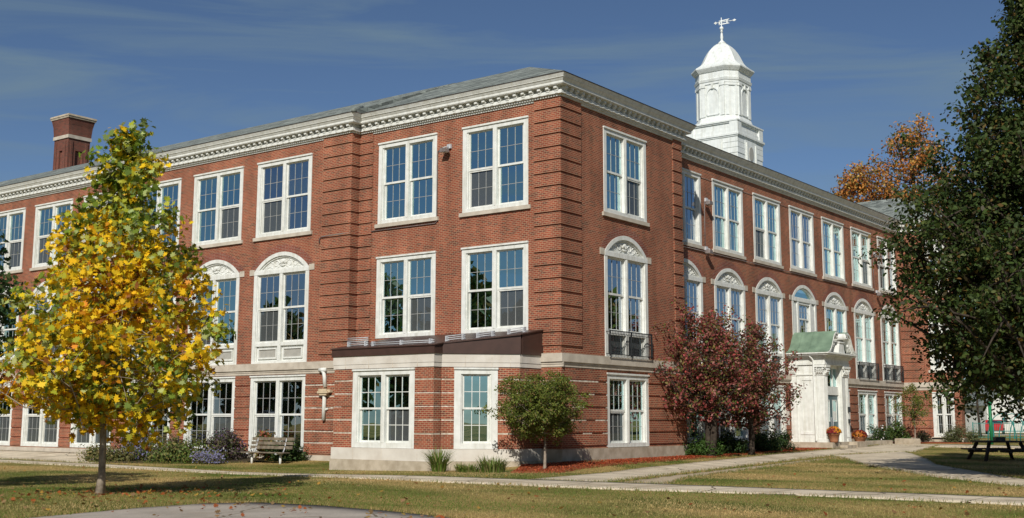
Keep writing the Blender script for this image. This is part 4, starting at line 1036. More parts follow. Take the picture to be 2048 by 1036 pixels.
def tree(name, label, cat, x, y, trunk_r, trunk_h, env, n_limb, n_leaf, size, pal, clump, shape=OVAL, lean=(0, 0), group=None, bark='bark', fill=.75, keyfun=None, zb=None, stems=1, sub=5, upb=.45):
    """env: (height above base, crown radius) pairs; limbs end near this envelope"""
    z0 = gz(x, y) if zb is None else zb
    root = empty(name, (x, y, z0), label, cat, group)
    H = env[-1][0]; eh = np.array([e[0] for e in env]); er = np.array([e[1] for e in env])
    ax = lambda h: np.array([lean[0] * (h / H) ** 1.4 + .04 * math.sin(h * 1.7), lean[1] * (h / H) ** 1.4 + .04 * math.cos(h * 1.3), h])
    tk = MB()
    hs = np.linspace(-.15, H * .93, 14)
    for st in range(stems):
        so = np.array([rng.normal(0, .18), rng.normal(0, .18), 0]) * (stems > 1)
        pts = [ax(max(h, 0)) * np.array([1, 1, 0]) + np.array([0, 0, h]) + so * (1 + h * .7) for h in hs]
        rad = [trunk_r * (1.25 if h < 0 else 1) * max(.10, (1 - h / H) ** .8) * (1 + .25 * math.exp(-max(h, 0) * 5)) for h in hs]
        tube(tk, pts, rad, 10)
    tips = []; ga = rng.uniform(0, 6)
    for i in range(n_limb):
        q = (i + .5) / n_limb
        h = np.interp(q, np.linspace(0, 1, 40), np.interp(np.linspace(0, 1, 40), np.cumsum(np.interp(np.linspace(eh[0], eh[-1], 40), eh, er) + .15) / np.sum(np.interp(np.linspace(eh[0], eh[-1], 40), eh, er) + .15), np.linspace(eh[0], eh[-1], 40)))
        ga += 2.399 + rng.normal(0, .35)
        rr = np.interp(h, eh, er) * min(1.06, max(.25, rng.beta(3.2, 1.2) * 1.08))
        e = ax(h) + np.array([math.cos(ga) * rr, math.sin(ga) * rr, 0])
        hb = max(trunk_h, min(h - rr * .55, H * .9)); s = ax(hb)
        mid = s * .5 + e * .5 + np.array([0, 0, -.10 * rr]) + rng.normal(0, .05 * rr + .01, 3)
        br = max(.008, trunk_r * .42 * (1 - hb / H) ** .6)
        P_ = [s, s * .75 + mid * .25 + np.array([0, 0, .02]), mid, e]
        tube(tk, P_, [br, br * .8, br * .55, br * .2], 5)
        tips.append((e, 1.0))
        for k in range(sub):
            t = rng.uniform(.30, 1.0); b = (mid + (e - mid) * (t - .5) * 2) if t > .5 else s + (mid - s) * t * 2
            d = rng.normal(size=3) * np.array([1, 1, .7]); d /= np.linalg.norm(d); L = rr * rng.uniform(.15, .38) + .05
            c = b + d * L; tips.append((c, .8)); tube(tk, [b, b * .5 + c * .5 + np.array([0, 0, .04 * L]), c], [br * .35, br * .25, br * .1], 4, cap=False)
    T = np.array([t[0] for t in tips]); Wt = np.array([t[1] for t in tips]); Wt /= Wt.sum()
    k = rng.choice(len(T), n_leaf, p=Wt)
    off = rng.normal(0, 1, (n_leaf, 3)); off /= np.linalg.norm(off, axis=1, keepdims=True); off *= (rng.uniform(0, 1, (n_leaf, 1)) ** .5) * clump
    off[:, 2] *= fill
    pos = T[k] + off
    nrm = off / clump * .8 + rng.normal(0, .55, (n_leaf, 3)) + GREY_UP * upb
    key = None
    if keyfun is not None: key = np.clip(keyfun(pos) + rng.normal(0, .16, n_leaf) + rng.normal(0, .14, len(T))[k], 0, .999)
    cols = palette(pal, n_leaf, key=key)
    sz = size * rng.uniform(.65, 1.25, n_leaf)
    tr = tk.build('trunk', bark, root)
    leaves('crown', root, pos, nrm, sz, cols, shape)
    return root
CRX = np.array([.7986, .6018])
# ---- young maple at the left
YEL = [(.18, .26, .028, .18), (.12, .18, .024, .13), (.42, .48, .17, .10), (.44, .44, .04, .15), (.80, .54, .018, .20), (.90, .55, .015, .16), (.66, .26, .016, .05), (.30, .11, .025, .03)]
def ykey(p):
    s = p[:, 0] * CRX[0] + p[:, 1] * CRX[1]
    return .66 + .10 * np.sin(p[:, 2] * 1.5 + s) - .085 * np.maximum(p[:, 2] - 5.2, 0) - .05 * np.abs(s - .3)
tree('maple_tree', 'young maple with green and golden leaves standing alone on the front lawn', 'tree', .28, -19.94, .088, 2.0,
     [(2.2, 1.0), (2.5, 2.5), (3.0, 3.0), (3.8, 2.45), (5.0, 2.0), (6.0, 1.7), (6.9, 1.15), (7.8, .7), (8.5, .38), (9.2, .1)], 100, 15800, .168, YEL, .43, MAPLE, lean=(.28, .21), keyfun=ykey, sub=5, fill=.8)
# ---- the big dark tree at the right edge
dk = [(.040, .068, .017, .40), (.058, .090, .020, .28), (.095, .12, .028, .14), (.060, .048, .020, .08), (.16, .10, .025, .06), (.11, .12, .04, .04)]
bt = (16.8, 3.2)
tree('linden_tree', 'large dark green shade tree overhanging the picnic table at the right edge', 'tree', bt[0], bt[1], .34, 2.6,
     [(4.0, 3.7), (4.5, 4.9), (5.5, 5.1), (6.9, 4.9), (8.5, 4.45), (10.3, 3.5), (11.9, 2.4), (13.3, 1.6), (15.0, 1.0), (17.0, .3)], 220, 118000, .168, dk, .70, OVAL, bark='dark_bark', sub=6, fill=.7)
# ---- tree standing just outside the left edge, branches reaching in
tree('oak_tree', 'dark green tree whose branches reach in at the left edge behind the maple', 'tree', -7.0, -20.7, .2, 2.2,
     [(2.4, 1.2), (2.9, 2.5), (4.0, 2.2), (5.0, 2.55), (6.2, 2.45), (7.0, 1.8), (8.5, .6)], 46, 9000, .16, [(.035, .075, .022, .5), (.05, .10, .03, .3), (.09, .11, .03, .2)], .5, MAPLE, bark='dark_bark')
# ---- orange oak behind the building
orr = [(.58, .25, .055, .32), (.46, .165, .042, .22), (.60, .36, .10, .18), (.22, .18, .05, .16), (.14, .13, .04, .12)]
tree('autumn_oak', 'tall tree in orange autumn leaf behind the end of the school roof, taller crown', 'tree', -4.9, 57.5, .45, 6, [(11, 2.0), (15, 4.0), (18.5, 4.3), (21.5, 3.6), (24, 2.4), (25.8, .8)], 76, 17000, .26, orr, 1.0, OVAL, bark='dark_bark', sub=5)
tree('autumn_oak', 'lower tree in orange autumn leaf beside the roof ridge, behind the school', 'tree', -9.4, 57.0, .4, 6, [(12, 2.6), (15, 3.4), (18, 3.3), (20.5, 2.4), (22.6, .6)], 60, 15000, .26, orr, .9, OVAL, bark='dark_bark', sub=5)
# ---- red crab apples in front of the entrance wall
rd = [(.27, .078, .066, .32), (.36, .145, .12, .16), (.40, .075, .07, .14), (.17, .07, .045, .10), (.12, .14, .032, .22), (.26, .20, .06, .12)]
tree('crab_apple_tree', 'wide spreading tree with dusty red leaves nearest the corner of the school', 'tree', 1.05, 9.6, .17, 1.2, [(2.6, 1.9), (3.0, 2.5), (3.9, 2.7), (4.9, 2.5), (5.8, 1.9), (6.5, 1.0)], 64, 12500, .14, rd, .40, OVAL, bark='dark_bark', stems=2, sub=8)
tree('crab_apple_tree', 'smaller red leaved tree beside the white entrance porch', 'tree', 1.35, 13.3, .13, 1.2, [(2.0, 1.6), (2.4, 2.2), (3.2, 2.3), (4.3, 2.0), (5.3, 1.4), (6.0, .8)], 48, 10500, .14, [(.21, .08, .055, .3), (.31, .10, .085, .24), (.09, .11, .03, .26), (.16, .08, .05, .2)], .42, OVAL, bark='dark_bark', sub=6)
# ---- clipped little trees
gr = [(.145, .18, .028, .4), (.095, .125, .022, .28), (.21, .23, .05, .17), (.22, .16, .05, .15)]
tree('small_tree', 'little round headed green tree in red mulch at the corner of the annex', 'tree', .9, -2.41, .055, 1.35, [(1.72, 1.15), (1.9, 1.5), (2.35, 1.6), (2.8, 1.5), (3.1, 1.25), (3.3, .9)], 72, 27000, .085, gr, .27, OVAL, sub=5, fill=.6)
tree('small_tree', 'little green tree beside the far pavilion right of the porch', 'tree', .45, 38.6, .05, 1.2, [(1.7, .6), (2.1, 1.25), (2.7, 1.35), (3.2, .9), (3.7, .2)], 34, 3600, .10, gr, .26, OVAL, sub=4)
# ---- the wood across the street, seen in the window panes only
def wood(name, pts, h0, h1, pal, label):
    pos = []; 
    for (x, y) in pts:
        H = rng.uniform(h0, h1); r = H * rng.uniform(.22, .30); n_ = 900
        d = rng.normal(size=(n_, 3)); d /= np.linalg.norm(d, axis=1, keepdims=True); d *= rng.uniform(.6, 1, (n_, 1))
        pos.append(np.stack([x + d[:, 0] * r, y + d[:, 1] * r, H * .5 + d[:, 2] * H * .52], 1))
    pos = np.concatenate(pos); n_ = len(pos)
    o = leaves(name, None, pos, rng.normal(size=(n_, 3)), rng.uniform(.9, 2.0, n_), palette(pal, n_, .35), OVAL); tag(o, label, 'trees', kind='stuff')
wood('wood', [(x + rng.normal(0, 2.5), -66 + rng.normal(0, 4)) for x in np.arange(-175, 5, 7.0)], 13, 20, [(.085, .14, .035, .6), (.14, .17, .05, .25), (.26, .16, .05, .15)], 'row of trees across the street mirrored in the lower window panes')
wood('wood', [(52 + rng.normal(0, 4), y + rng.normal(0, 2)) for y in np.arange(0, 260, 7.0)], 12, 20, [(.11, .16, .035, .5), (.22, .20, .06, .3), (.32, .19, .06, .2)], 'trees beyond the lawn mirrored in the panes of the entrance wall')
# ---- shrubs, flowers and grasses
def shrub(name, label, x, y, rx, ry, h, n_, size, pal, shape=OVAL, cat='shrub', rz=0, stem_col='dark_bark', clumps=26, flower=None, group=None):
    z0 = gz(x, y); root = empty(name, (x, y, z0), label, cat, group)
    c = rng.normal(size=(clumps, 3)); c /= np.linalg.norm(c, axis=1, keepdims=True); c[:, 2] = np.abs(c[:, 2]); c *= rng.uniform(.45, .92, (clumps, 1))
    ca, sa = math.cos(rz), math.sin(rz)
    C = np.stack([c[:, 0] * rx * ca - c[:, 1] * ry * sa, c[:, 0] * rx * sa + c[:, 1] * ry * ca, .12 + c[:, 2] * h], 1)
    mb = MB()
    for q in C: tube(mb, [(q[0] * .15, q[1] * .15, -.05), (q[0] * .6, q[1] * .6, q[2] * .6), tuple(q)], [.012, .009, .004], 4, cap=False)
    mb.build('stems', stem_col, root)
    k = rng.integers(0, clumps, n_); off = rng.normal(0, .16 * max(rx, h * .6), (n_, 3)); pos = C[k] + off; pos[:, 2] = np.maximum(pos[:, 2], .02)
    leaves('foliage', root, pos, off + rng.normal(0, .1, (n_, 3)) + np.array([0, 0, .08]), size * rng.uniform(.7, 1.3, n_), palette(pal, n_, .25), shape)
    if flower:
        pl_, m_, fs = flower; k = rng.integers(0, clumps, m_); d = C[k] / np.array([rx, ry, h]); pos = C[k] + rng.normal(0, .15 * max(rx, h * .5), (m_, 3)) + np.array([0, 0, .10]); pos[:, 2] = np.maximum(pos[:, 2], .08)
        leaves('blossom', root, pos, rng.normal(0, .5, (m_, 3)) + np.array([.3, -.6, .6]), fs * rng.uniform(.7, 1.3, m_), palette(pl_, m_, .2), np.array([(math.cos(t), math.sin(t)) for t in np.linspace(0, 5.6, 8)]) * .5, fold=.1)
    return root
dkg = [(.030, .060, .016, .5), (.045, .085, .02, .35), (.09, .12, .03, .15)]
olive = [(.15, .145, .042, .4), (.23, .185, .075, .3), (.105, .13, .035, .3)]
brn = [(.24, .165, .09, .45), (.15, .11, .065, .3), (.15, .15, .055, .25)]
aster = [(.22, .21, .36, .6), (.30, .29, .44, .4)]
shrub('aster_bush', 'tall bush of pale purple asters at the left end of the flower bed', -22.3, -2.7, 1.4, .9, 1.3, 2600, .11, olive, flower=(aster, 1500, .07), cat='flower bush', clumps=40)
shrub('dried_perennials', 'brown gone over perennials under the blue bird feeder', -20.0, -2.2, 1.2, .9, 1.0, 3000, .12, brn, shape=DIAM, cat='plants')
shrub('joe_pye_bush', 'dark purple brown bush hiding the foot of the window left of the bench', -17.4, -1.6, 1.25, .7, 1.2, 2900, .12, [(.075, .055, .045, .45), (.10, .075, .06, .25), (.08, .09, .03, .3)], flower=([(.16, .09, .17, 1)], 260, .07), clumps=44)
shrub('autumn_shrub', 'yellow and red turning shrub behind the left end of the bench', -15.3, -1.0, .55, .5, 1.35, 1600, .13, [(.30, .21, .03, .35), (.13, .13, .03, .35), (.32, .09, .05, .3)], clumps=22)
shrub('garden_plants', 'low green and olive plants along the front of the flower bed', -18.4, -2.9, 2.2, .7, .45, 3600, .12, [(.12, .17, .035, .4), (.20, .18, .05, .3), (.085, .125, .03, .3)], cat='plants', clumps=44, rz=.35)
shrub('garden_plants', 'yellowish green plants behind the tall asters by the paved yard', -22.6, -4.2, 1.3, .6, .55, 2200, .12, olive, cat='plants', rz=.35)
shrub('aster_clump', 'low mound of lilac blue asters in front of the bench', -16.45, -3.1, .85, .5, .36, 900, .07, olive, flower=(aster, 620, .06), cat='flowers', rz=.3)
shrub('garden_plants', 'dark green plants growing underneath the bench', -13.9, -1.1, 1.1, .5, .75, 2600, .12, dkg, cat='plants', clumps=30)
shrub('yew_bush', 'bright green low bush under the wide red tree', .75, 9.9, .95, .7, .75, 3600, .10, [(.055, .11, .02, .5), (.08, .15, .03, .3), (.04, .07, .016, .2)], clumps=34)
shrub('yew_bush', 'dark low hedge bush between the two red trees', .45, 13.2, .8, 1.3, .9, 4200, .10, dkg, clumps=34)
shrub('yew_bush', 'dark low hedge bush against the left side of the porch', .3, 17.8, .8, 2.2, 1.05, 5600, .10, dkg, clumps=40)
shrub('spirea_bush', 'pale grey green rounded bush at the foot of the far pavilion', 2.6, 40.9, 1.35, .75, .85, 3600, .09, [(.12, .14, .055, .5), (.16, .17, .08, .3), (.09, .11, .04, .2)], clumps=36)
shrub('rose_bush', 'loose leafy plant with white flowers right of the porch', -.3, 33.6, .8, 1.4, 1.25, 1500, .11, dkg, flower=([(.75, .74, .68, 1)], 60, .10), cat='flower bush')
shrub('garden_plants', 'green leafy plants behind the concrete kerb by the far pavilion', -.2, 37.0, .8, 1.2, 1.2, 2200, .13, [(.06, .11, .025, .6), (.10, .13, .03, .4)], cat='plants')
shrub('red_leaf_shrub', 'small dark shrub under the little green tree by the far pavilion', .75, 39.3, .5, .5, .8, 900, .09, [(.05, .04, .03, .6), (.06, .07, .02, .4)])
def blades(n_, x, y, h, w, lean, nrmz=0):
    z = G(x, y); a = rng.uniform(0, 2 * np.pi, n_)
    ux, uy = np.cos(a) * w * .5, np.sin(a) * w * .5
    b = rng.uniform(0, 2 * np.pi, n_); lx, ly = np.cos(b) * lean * h, np.sin(b) * lean * h
    p = np.zeros((n_, 3, 3)); p[:, 0] = np.stack([x - ux, y - uy, z - .01], 1); p[:, 1] = np.stack([x + ux, y + uy, z - .01], 1); p[:, 2] = np.stack([x + lx, y + ly, z + h], 1)
    return p
def tuft(name, label, x, y, rx, ry, h, n_, pal, rz=0):
    root = empty(name, (x, y, gz(x, y)), label, 'grass clump')
    # arching blades: three segments each
    r = np.sqrt(rng.uniform(0, 1, n_)); t = rng.uniform(0, 2 * np.pi, n_)
    bx, by = r * np.cos(t) * rx * .6, r * np.sin(t) * ry * .6
    ang = t + rng.normal(0, .7, n_); out = rng.uniform(.1, .75, n_) * h; hh = h * rng.uniform(.55, 1.1, n_); w = rng.uniform(.010, .022, n_)
    S = []
    for s in (0, .4, .75, 1):
        cx_ = bx + np.cos(ang) * out * s ** 1.8; cy_ = by + np.sin(ang) * out * s ** 1.8; cz_ = hh * (s - .28 * s ** 3 * (out / h) * 1.6) - .03
        ww = w * (1 - s ** 2 * .95); S.append((np.stack([cx_ - np.sin(ang) * ww, cy_ + np.cos(ang) * ww, cz_], 1), np.stack([cx_ + np.sin(ang) * ww, cy_ - np.cos(ang) * ww, cz_], 1)))
    v = np.concatenate([np.stack([a, b], 1) for a, b in S], 1)      # n,8,3
    base = (np.arange(n_) * 8)[:, None]
    q = np.concatenate([base + np.array([2 * i, 2 * i + 1, 2 * i + 3, 2 * i + 2])[None] for i in range(3)], 0)
    c = palette(pal, n_, .25); o = raw_mesh('foliage', v.reshape(-1, 3), q.ravel(), np.full(len(q), 4), 'leaf', np.tile(c, (3, 1))); o.parent = root
    return root
lily = [(.14, .22, .035, .45), (.20, .26, .055, .3), (.32, .27, .11, .25)]
tuft('daylily_clump', 'tall clump of green strap leaves against the annex base', -2.2, -4.5, .42, .32, 1.05, 260, lily)
tuft('daylily_clump', 'low clump of strap leaves between the two taller ones', -.9, -4.5, .85, .4, .42, 300, lily)
tuft('daylily_clump', 'arching clump of strap leaves beside the red mulch', .05, -4.3, .75, .5, .70, 330, lily)
tuft('daylily_clump', 'thin withered strap leaves lying on the red mulch', 1.0, .8, .5, 1.0, .22, 90, [(.42, .32, .16, 1)])

# ---- lawn: blades in view, and fallen leaves
def inside(px, py, poly):
    n_ = len(poly); r = np.zeros(len(px), bool); j = n_ - 1
    for i in range(n_):
        xi, yi = poly[i]; xj, yj = poly[j]
        c = ((yi > py) != (yj > py)) & (px < (xj - xi) * (py - yi) / (yj - yi + 1e-12) + xi); r ^= c; j = i
    return r
def lawn_points(n_, dmax, power=1.0):
    d = 17 + (dmax - 17) * rng.uniform(0, 1, n_) ** power; s = rng.uniform(-.47, .47, n_) * d
    x = 25.545 + s * CR.x + d * _f.x; y = -37.034 + s * CR.y + d * _f.y
    ok = np.ones(n_, bool)
    for p in POLYS: ok &= ~inside(x, y, p)
    ok &= ~((x < .1) & (y > -.7)) & ~((x < .2) & (x > -8.6) & (y > -4.0)) & ~((x < 1.2) & (y > 9)) & (y < 44)
    return x[ok], y[ok]
x, y = lawn_points(520000, 62, 1.15); n_ = len(x)
dry = .5 + .62 * np.sin(x * .31 + 1.3 * np.sin(y * .4)) * np.cos(y * .62 + .8 * np.sin(x * .23)) + .22 * np.sin(x * 1.1 + 2 * np.sin(y * .9)) - .25 * np.exp(-((y + 17) / 2.2) ** 2); dry = np.clip(dry - .06 + rng.normal(0, .22, n_), 0, 1)
green = np.array([.135, .205, .032]); tan = np.array([.64, .45, .20])
c = (green[None] * (1 - dry[:, None]) + tan[None] * dry[:, None]) * rng.uniform(.6, 1.3, (n_, 1))
p = blades(n_, x, y, rng.uniform(.018, .048, n_), rng.uniform(.008, .016, n_), .8)
tag(raw_mesh('grass', p.reshape(-1, 3), np.arange(n_ * 3), np.full(n_, 3), 'leaf', c), 'short half dry lawn grass around the paths', 'grass', kind='stuff')
# longer fringe along the path edges
ed = []
for poly in POLYS:
    q = np.concatenate([poly, poly[:1]]); seg = np.diff(q, axis=0); L = np.hypot(*seg.T)
    if L.sum() > 400: continue
    m_ = int(min(L.sum(), 160) * 70); k = rng.choice(len(L), m_, p=L / L.sum()); t = rng.uniform(0, 1, (m_, 1)); e = q[k] + seg[k] * t + rng.normal(0, .05, (m_, 2)); ed.append(e)
e = np.concatenate(ed); x, y = e.T; d = (x - 25.545) * _f.x + (y + 37.034) * _f.y
ok = (d > 15) & (d < 70) & ~((x < .1) & (y > -.7)) & ~((x < .2) & (x > -8.4) & (y > -4.0)) & (y < 36)
x, y = x[ok], y[ok]; n_ = len(x)
p = blades(n_, x, y, rng.uniform(.04, .12, n_), rng.uniform(.012, .025, n_), .6)
c = np.where(rng.uniform(0, 1, (n_, 1)) < .55, np.array([[.135, .18, .028]]), np.array([[.40, .28, .11]])) * rng.uniform(.6, 1.3, (n_, 1))
tag(raw_mesh('edge_grass', p.reshape(-1, 3), np.arange(n_ * 3), np.full(n_, 3), 'leaf', c), 'longer ragged grass along the path edges', 'grass', kind='stuff')
x, y = lawn_points(700, 48, 1.3); x2 = rng.normal(.6, 2.2, 420); y2 = rng.normal(-19.3, 2.0, 420); x3 = rng.uniform(5.5, 16, 110); x2 = np.concatenate([x2, x3]); y2 = np.concatenate([y2, -20.2 - rng.exponential(1.2, 110)]); x = np.concatenate([x, x2]); y = np.concatenate([y, y2]); n_ = len(x)
pos = np.stack([x, y, G(x, y) + .05], 1)
o = leaves('fallen_leaves', None, pos, rng.normal(0, .35, (n_, 3)) + np.array([0, 0, 1.]), rng.uniform(.05, .13, n_), palette([(.34, .10, .03, .4), (.30, .18, .08, .35), (.40, .24, .05, .25)], n_, .3), MAPLE)
tag(o, 'fallen autumn leaves scattered over the lawn and drive', 'fallen leaves', kind='stuff')
# mulch chips
n_ = 14000; y = rng.uniform(-3.9, 23, n_); x = np.where(y < 1.5, rng.uniform(-.9, 2.05, n_), rng.uniform(.15, 1.75, n_) * np.clip(1.1 - y * .02, .5, 1)); ok = ~((x < 0) & (y > -1.2)) & inside(x, y, POLYS[7]); x, y = x[ok], y[ok]; n_ = len(x)
pos = np.stack([x, y, G(x, y) + .06], 1)
o = leaves('mulch_chips', None, pos, rng.normal(0, .7, (n_, 3)) + np.array([0, 0, 1.]), rng.uniform(.04, .11, n_), palette([(.42, .085, .03, .5), (.30, .06, .022, .3), (.5, .16, .07, .2)], n_, .3), DIAM)
tag(o, 'red wood chips spread along the foot of the school wall', 'mulch', kind='stuff')
# ================================================================= THINGS
def child(root, mb, name, mats): return mb.build(name, mats, root)
# bench: weathered slats on white posts
b = empty('park_bench', (-13.95, -2.15, gz(-13.95, -2.15)), 'weathered wooden slat bench on white posts by the flower bed', 'bench', rz=.06)
L = 2.5
for i, (z, y) in enumerate(((.62, .20), (.80, .25), (.98, .30))):
    mb = MB(); Face((0, 0), (1, 0)).box(mb, -L / 2 + .06, L / 2 + .05, z, z + .13, -y - .04, -y); child(b, mb, 'back_slat', 'wood')
for i in range(3):
    mb = MB(); Face((0, 0), (1, 0)).box(mb, -L / 2, L / 2, .45, .49, -.12 + i * .15, .015 + i * .15); child(b, mb, 'seat_slat', 'wood')
for s in (-.85, .85):
    mb = MB(); tube(mb, [(s, -.02, -.1), (s, -.02, .44)], .055, 10); child(b, mb, 'leg', 'white')
    mb = MB(); tube(mb, [(s, -.36, .42), (s, .08, .42), (s, .16, .46)], .028, 6); tube(mb, [(s, .10, .42), (s, .20, .60), (s, .32, 1.08)], .028, 6); child(b, mb, 'bracket', 'galv')
# bird feeder
b = empty('bird_feeder', (-18.9, -3.0, gz(-18.9, -3)), 'blue bird feeder with dark roof on a thin pole in the flower bed', 'bird feeder')
mb = MB(); tube(mb, [(0, 0, -.1), (0, 0, 2.0)], .022, 8); child(b, mb, 'pole', 'iron')
mb = MB(); box(mb, (0, 0, 2.12), (.40, .34, .26)); child(b, mb, 'box', 'blue')
mb = MB(); box(mb, (0, 0, 1.98), (.50, .44, .03)); child(b, mb, 'tray', 'white')
mb = MB(); Face((0, -.27), (1, 0)).prism(mb, [(-.38, 2.24), (.38, 2.24), (.36, 2.28), (0, 2.36), (-.36, 2.28)], -.54, 0); child(b, mb, 'feeder_roof', 'iron')
# wall lamps
def wall_lamp(fc, h, z, label):
    q = fc.p(h, z, .03); root = empty('wall_lamp', q, label, 'floodlight', 'floodlights on the school walls')
    f2 = Face((0, 0), (fc.h.x, fc.h.y))
    mb = MB(); f2.box(mb, -.10, .10, -.02, .16, -.03, .07); tube(mb, [f2.p(0, .05, .05), f2.p(-.06, .02, .22), f2.p(-.10, -.04, .32)], .025, 6); child(root, mb, 'bracket', 'galv')
    mb = MB(); vs = []
    for (hh, dd, zz) in ((-.10, .34, .02), (.0, .34, .02)): pass
    f2.prism(mb, [(-.28, -.20), (.08, -.20), (.03, -.05), (-.22, -.02)], .10, .36); child(root, mb, 'lamp_head', 'conduit')
    mb = MB(); f2.box(mb, -.26, .06, -.212, -.20, .12, .34); child(root, mb, 'lens', 'lens')
wall_lamp(F_PAV, rel(F_PAV, -5.62), 12.85, 'grey floodlight between the two upper windows of the end pavilion, above its conduit')
wall_lamp(F_LONG, 14.55 - 9.66, 12.3, 'grey floodlight beside the first upper window of the entrance wall')
wall_lamp(F_LONG, 14.45 - 9.66, 9.86, 'small grey floodlight at sill height left of the second upper window of the entrance wall')
wall_lamp(F_LONG, 37.75 - 9.66, 12.25, 'grey floodlight near the far end of the entrance wall, level with the upper windows')
wall_lamp(F_LONG, 37.9 - 9.66, 9.78, 'grey floodlight near the far end of the entrance wall, below the upper windows')
# flower pots
def pot(x, y, z, s, label, pal):
    root = empty('flower_pot', (x, y, z), label, 'flower pot', 'terracotta pots by the porch')
    mb = MB(); lathe(mb, (0, 0), [(.24 * s, 0), (.27 * s, .1 * s), (.36 * s, .50 * s), (.40 * s, .51 * s), (.41 * s, .60 * s), (.36 * s, .60 * s), (.34 * s, .52 * s)], 20); child(root, mb, 'pot', 'terracotta')
    n_ = 900; d = rng.normal(size=(n_, 3)); d /= np.linalg.norm(d, axis=1, keepdims=True); d[:, 2] = np.abs(d[:, 2]); pos = d * rng.uniform(.7, 1, (n_, 1)) * np.array([.46, .46, .36]) * s + np.array([0, 0, .62 * s])
    leaves('foliage', root, pos, d + rng.normal(0, .5, (n_, 3)), .08 * s * rng.uniform(.7, 1.2, n_), palette(dkg, n_), OVAL)
    n_ = 420; d = rng.normal(size=(n_, 3)); d /= np.linalg.norm(d, axis=1, keepdims=True); d[:, 2] = np.abs(d[:, 2]); pos = d * np.array([.50, .50, .42]) * s + np.array([0, 0, .63 * s])
    k = np.clip(d[:, 1] * .5 + .5 + rng.normal(0, .12, n_), 0, .999)
    leaves('blossom', root, pos, d + rng.normal(0, .25, (n_, 3)), .085 * s * rng.uniform(.7, 1.2, n_), palette(pal, n_, key=k), np.array([(math.cos(t), math.sin(t)) for t in np.linspace(0, 5.6, 8)]) * .5, fold=.1)
pot(.98, 24.10, .45, .80, 'terracotta pot of orange and yellow mums standing on the porch step', [(.30, .03, .03, .18), (.75, .33, .015, .62), (.7, .45, .04, .2)])
pot(1.0, 27.75, gz(1.0, 27.75) + .05, .85, 'terracotta pot of dark red mums standing right of the porch step', [(.5, .16, .02, .2), (.24, .018, .022, .8)])
# kerb blocks
def kerb(x0, y0, x1, y1, h, label, wd=.35):
    c = ((x0 + x1) / 2, (y0 + y1) / 2); L_ = math.hypot(x1 - x0, y1 - y0); bm = bmesh.new(); bmesh.ops.create_cube(bm, size=1); bmesh.ops.scale(bm, vec=(L_, wd, h), verts=bm.verts); bmesh.ops.bevel(bm, geom=bm.edges[:], offset=.03, segments=2, affect='EDGES')
    me = bpy.data.meshes.new('kerb_block'); bm.to_mesh(me); bm.free(); me.materials.append(M['footing']); o = bpy.data.objects.new('kerb_block', me); COL.objects.link(o); o.location = (*c, gz(*c) + h / 2 - .03); o.rotation_euler.z = math.atan2(y1 - y0, x1 - x0); tag(o, label, 'kerb')
kerb(.15, 29.6, .35, 34.4, .30, 'long low concrete kerb holding the plants right of the porch'); kerb(.75, 34.6, 2.1, 34.1, .40, 'short thick concrete block at the end of the low kerb', .6)
# picnic table
PT = (11.25, 16.9)
b = empty('picnic_table', (*PT, gz(*PT)), 'dark square picnic table with four attached seats in the shade of the big tree', 'picnic table', rz=YAW)
fX = Face((0, 0), (1, 0))
mb = MB()
for i in range(9): fX.box(mb, -.88, .88, .76, .83, -.85 + .19 * i, -.85 + .19 * i + .172)
child(b, mb, 'tabletop', 'dark_wood')
for k in range(4):
    t = k * math.pi / 2; f4 = Face((0, 0), (math.cos(t), math.sin(t)))
    mb = MB()
    for i in range(2): f4.box(mb, -.80, .80, .44, .50, 1.02 + .17 * i, 1.02 + .17 * i + .155)
    child(b, mb, 'seat', 'dark_wood')
    mb = MB(); f4.box(mb, -.06, .06, .34, .435, .25, 1.32); child(b, mb, 'seat_arm', 'dark_wood')
for sx in (-1, 1):
    for sy in (-1, 1):
        mb = MB(); tube(mb, [(sx * .98, sy * .98, -.02), (sx * .66, sy * .66, .755)], .085, 4); child(b, mb, 'leg', 'dark_wood')
b2 = empty('napkin_box', (*PT, gz(*PT) + .83), 'small dark box standing on the picnic table', 'box', rz=YAW)
mb = MB(); box(mb, (.05, 0, .07), (.42, .3, .14)); box(mb, (.05, 0, .15), (.46, .34, .02)); child(b2, mb, 'box', 'iron')

# ---- beyond the school, under the big tree
def at(px, dep, z=None):
    """world point along the sight line at a given distance (used only to choose where far things stand)"""
    d = CF + CR * ((px - 1024) / F_PX); p = Vector((25.545, -37.034, 0)) + Vector((d.x, d.y, 0)) * dep; return p.x, p.y
gzf = .2
# teal chain-link fence
x0, y0 = at(1925, 96); x1, y1 = at(2130, 92)
root = empty('playground_fence', (x0, y0, gzf), 'teal metal fence round the playground beyond the school', 'fence')
dv = Vector((x1 - x0, y1 - y0, 0)); L_ = dv.length; dv.normalize(); fcF = Face((0, 0), (dv.x, dv.y))
for i in range(6):
    mb = MB(); fcF.box(mb, L_ * i / 5 - .035, L_ * i / 5 + .035, -.1, 1.3, -.035, .035); child(root, mb, 'post', 'teal')
mb = MB()
for i in range(int(L_ / .13)): h = i * .13; fcF.box(mb, h, h + .016, .05, 1.2, -.008, .008)
child(root, mb, 'mesh_panel', 'teal')
for z in (.1, 1.2):
    mb = MB(); fcF.box(mb, 0, L_, z, z + .04, -.03, .01); child(root, mb, 'rail', 'teal')
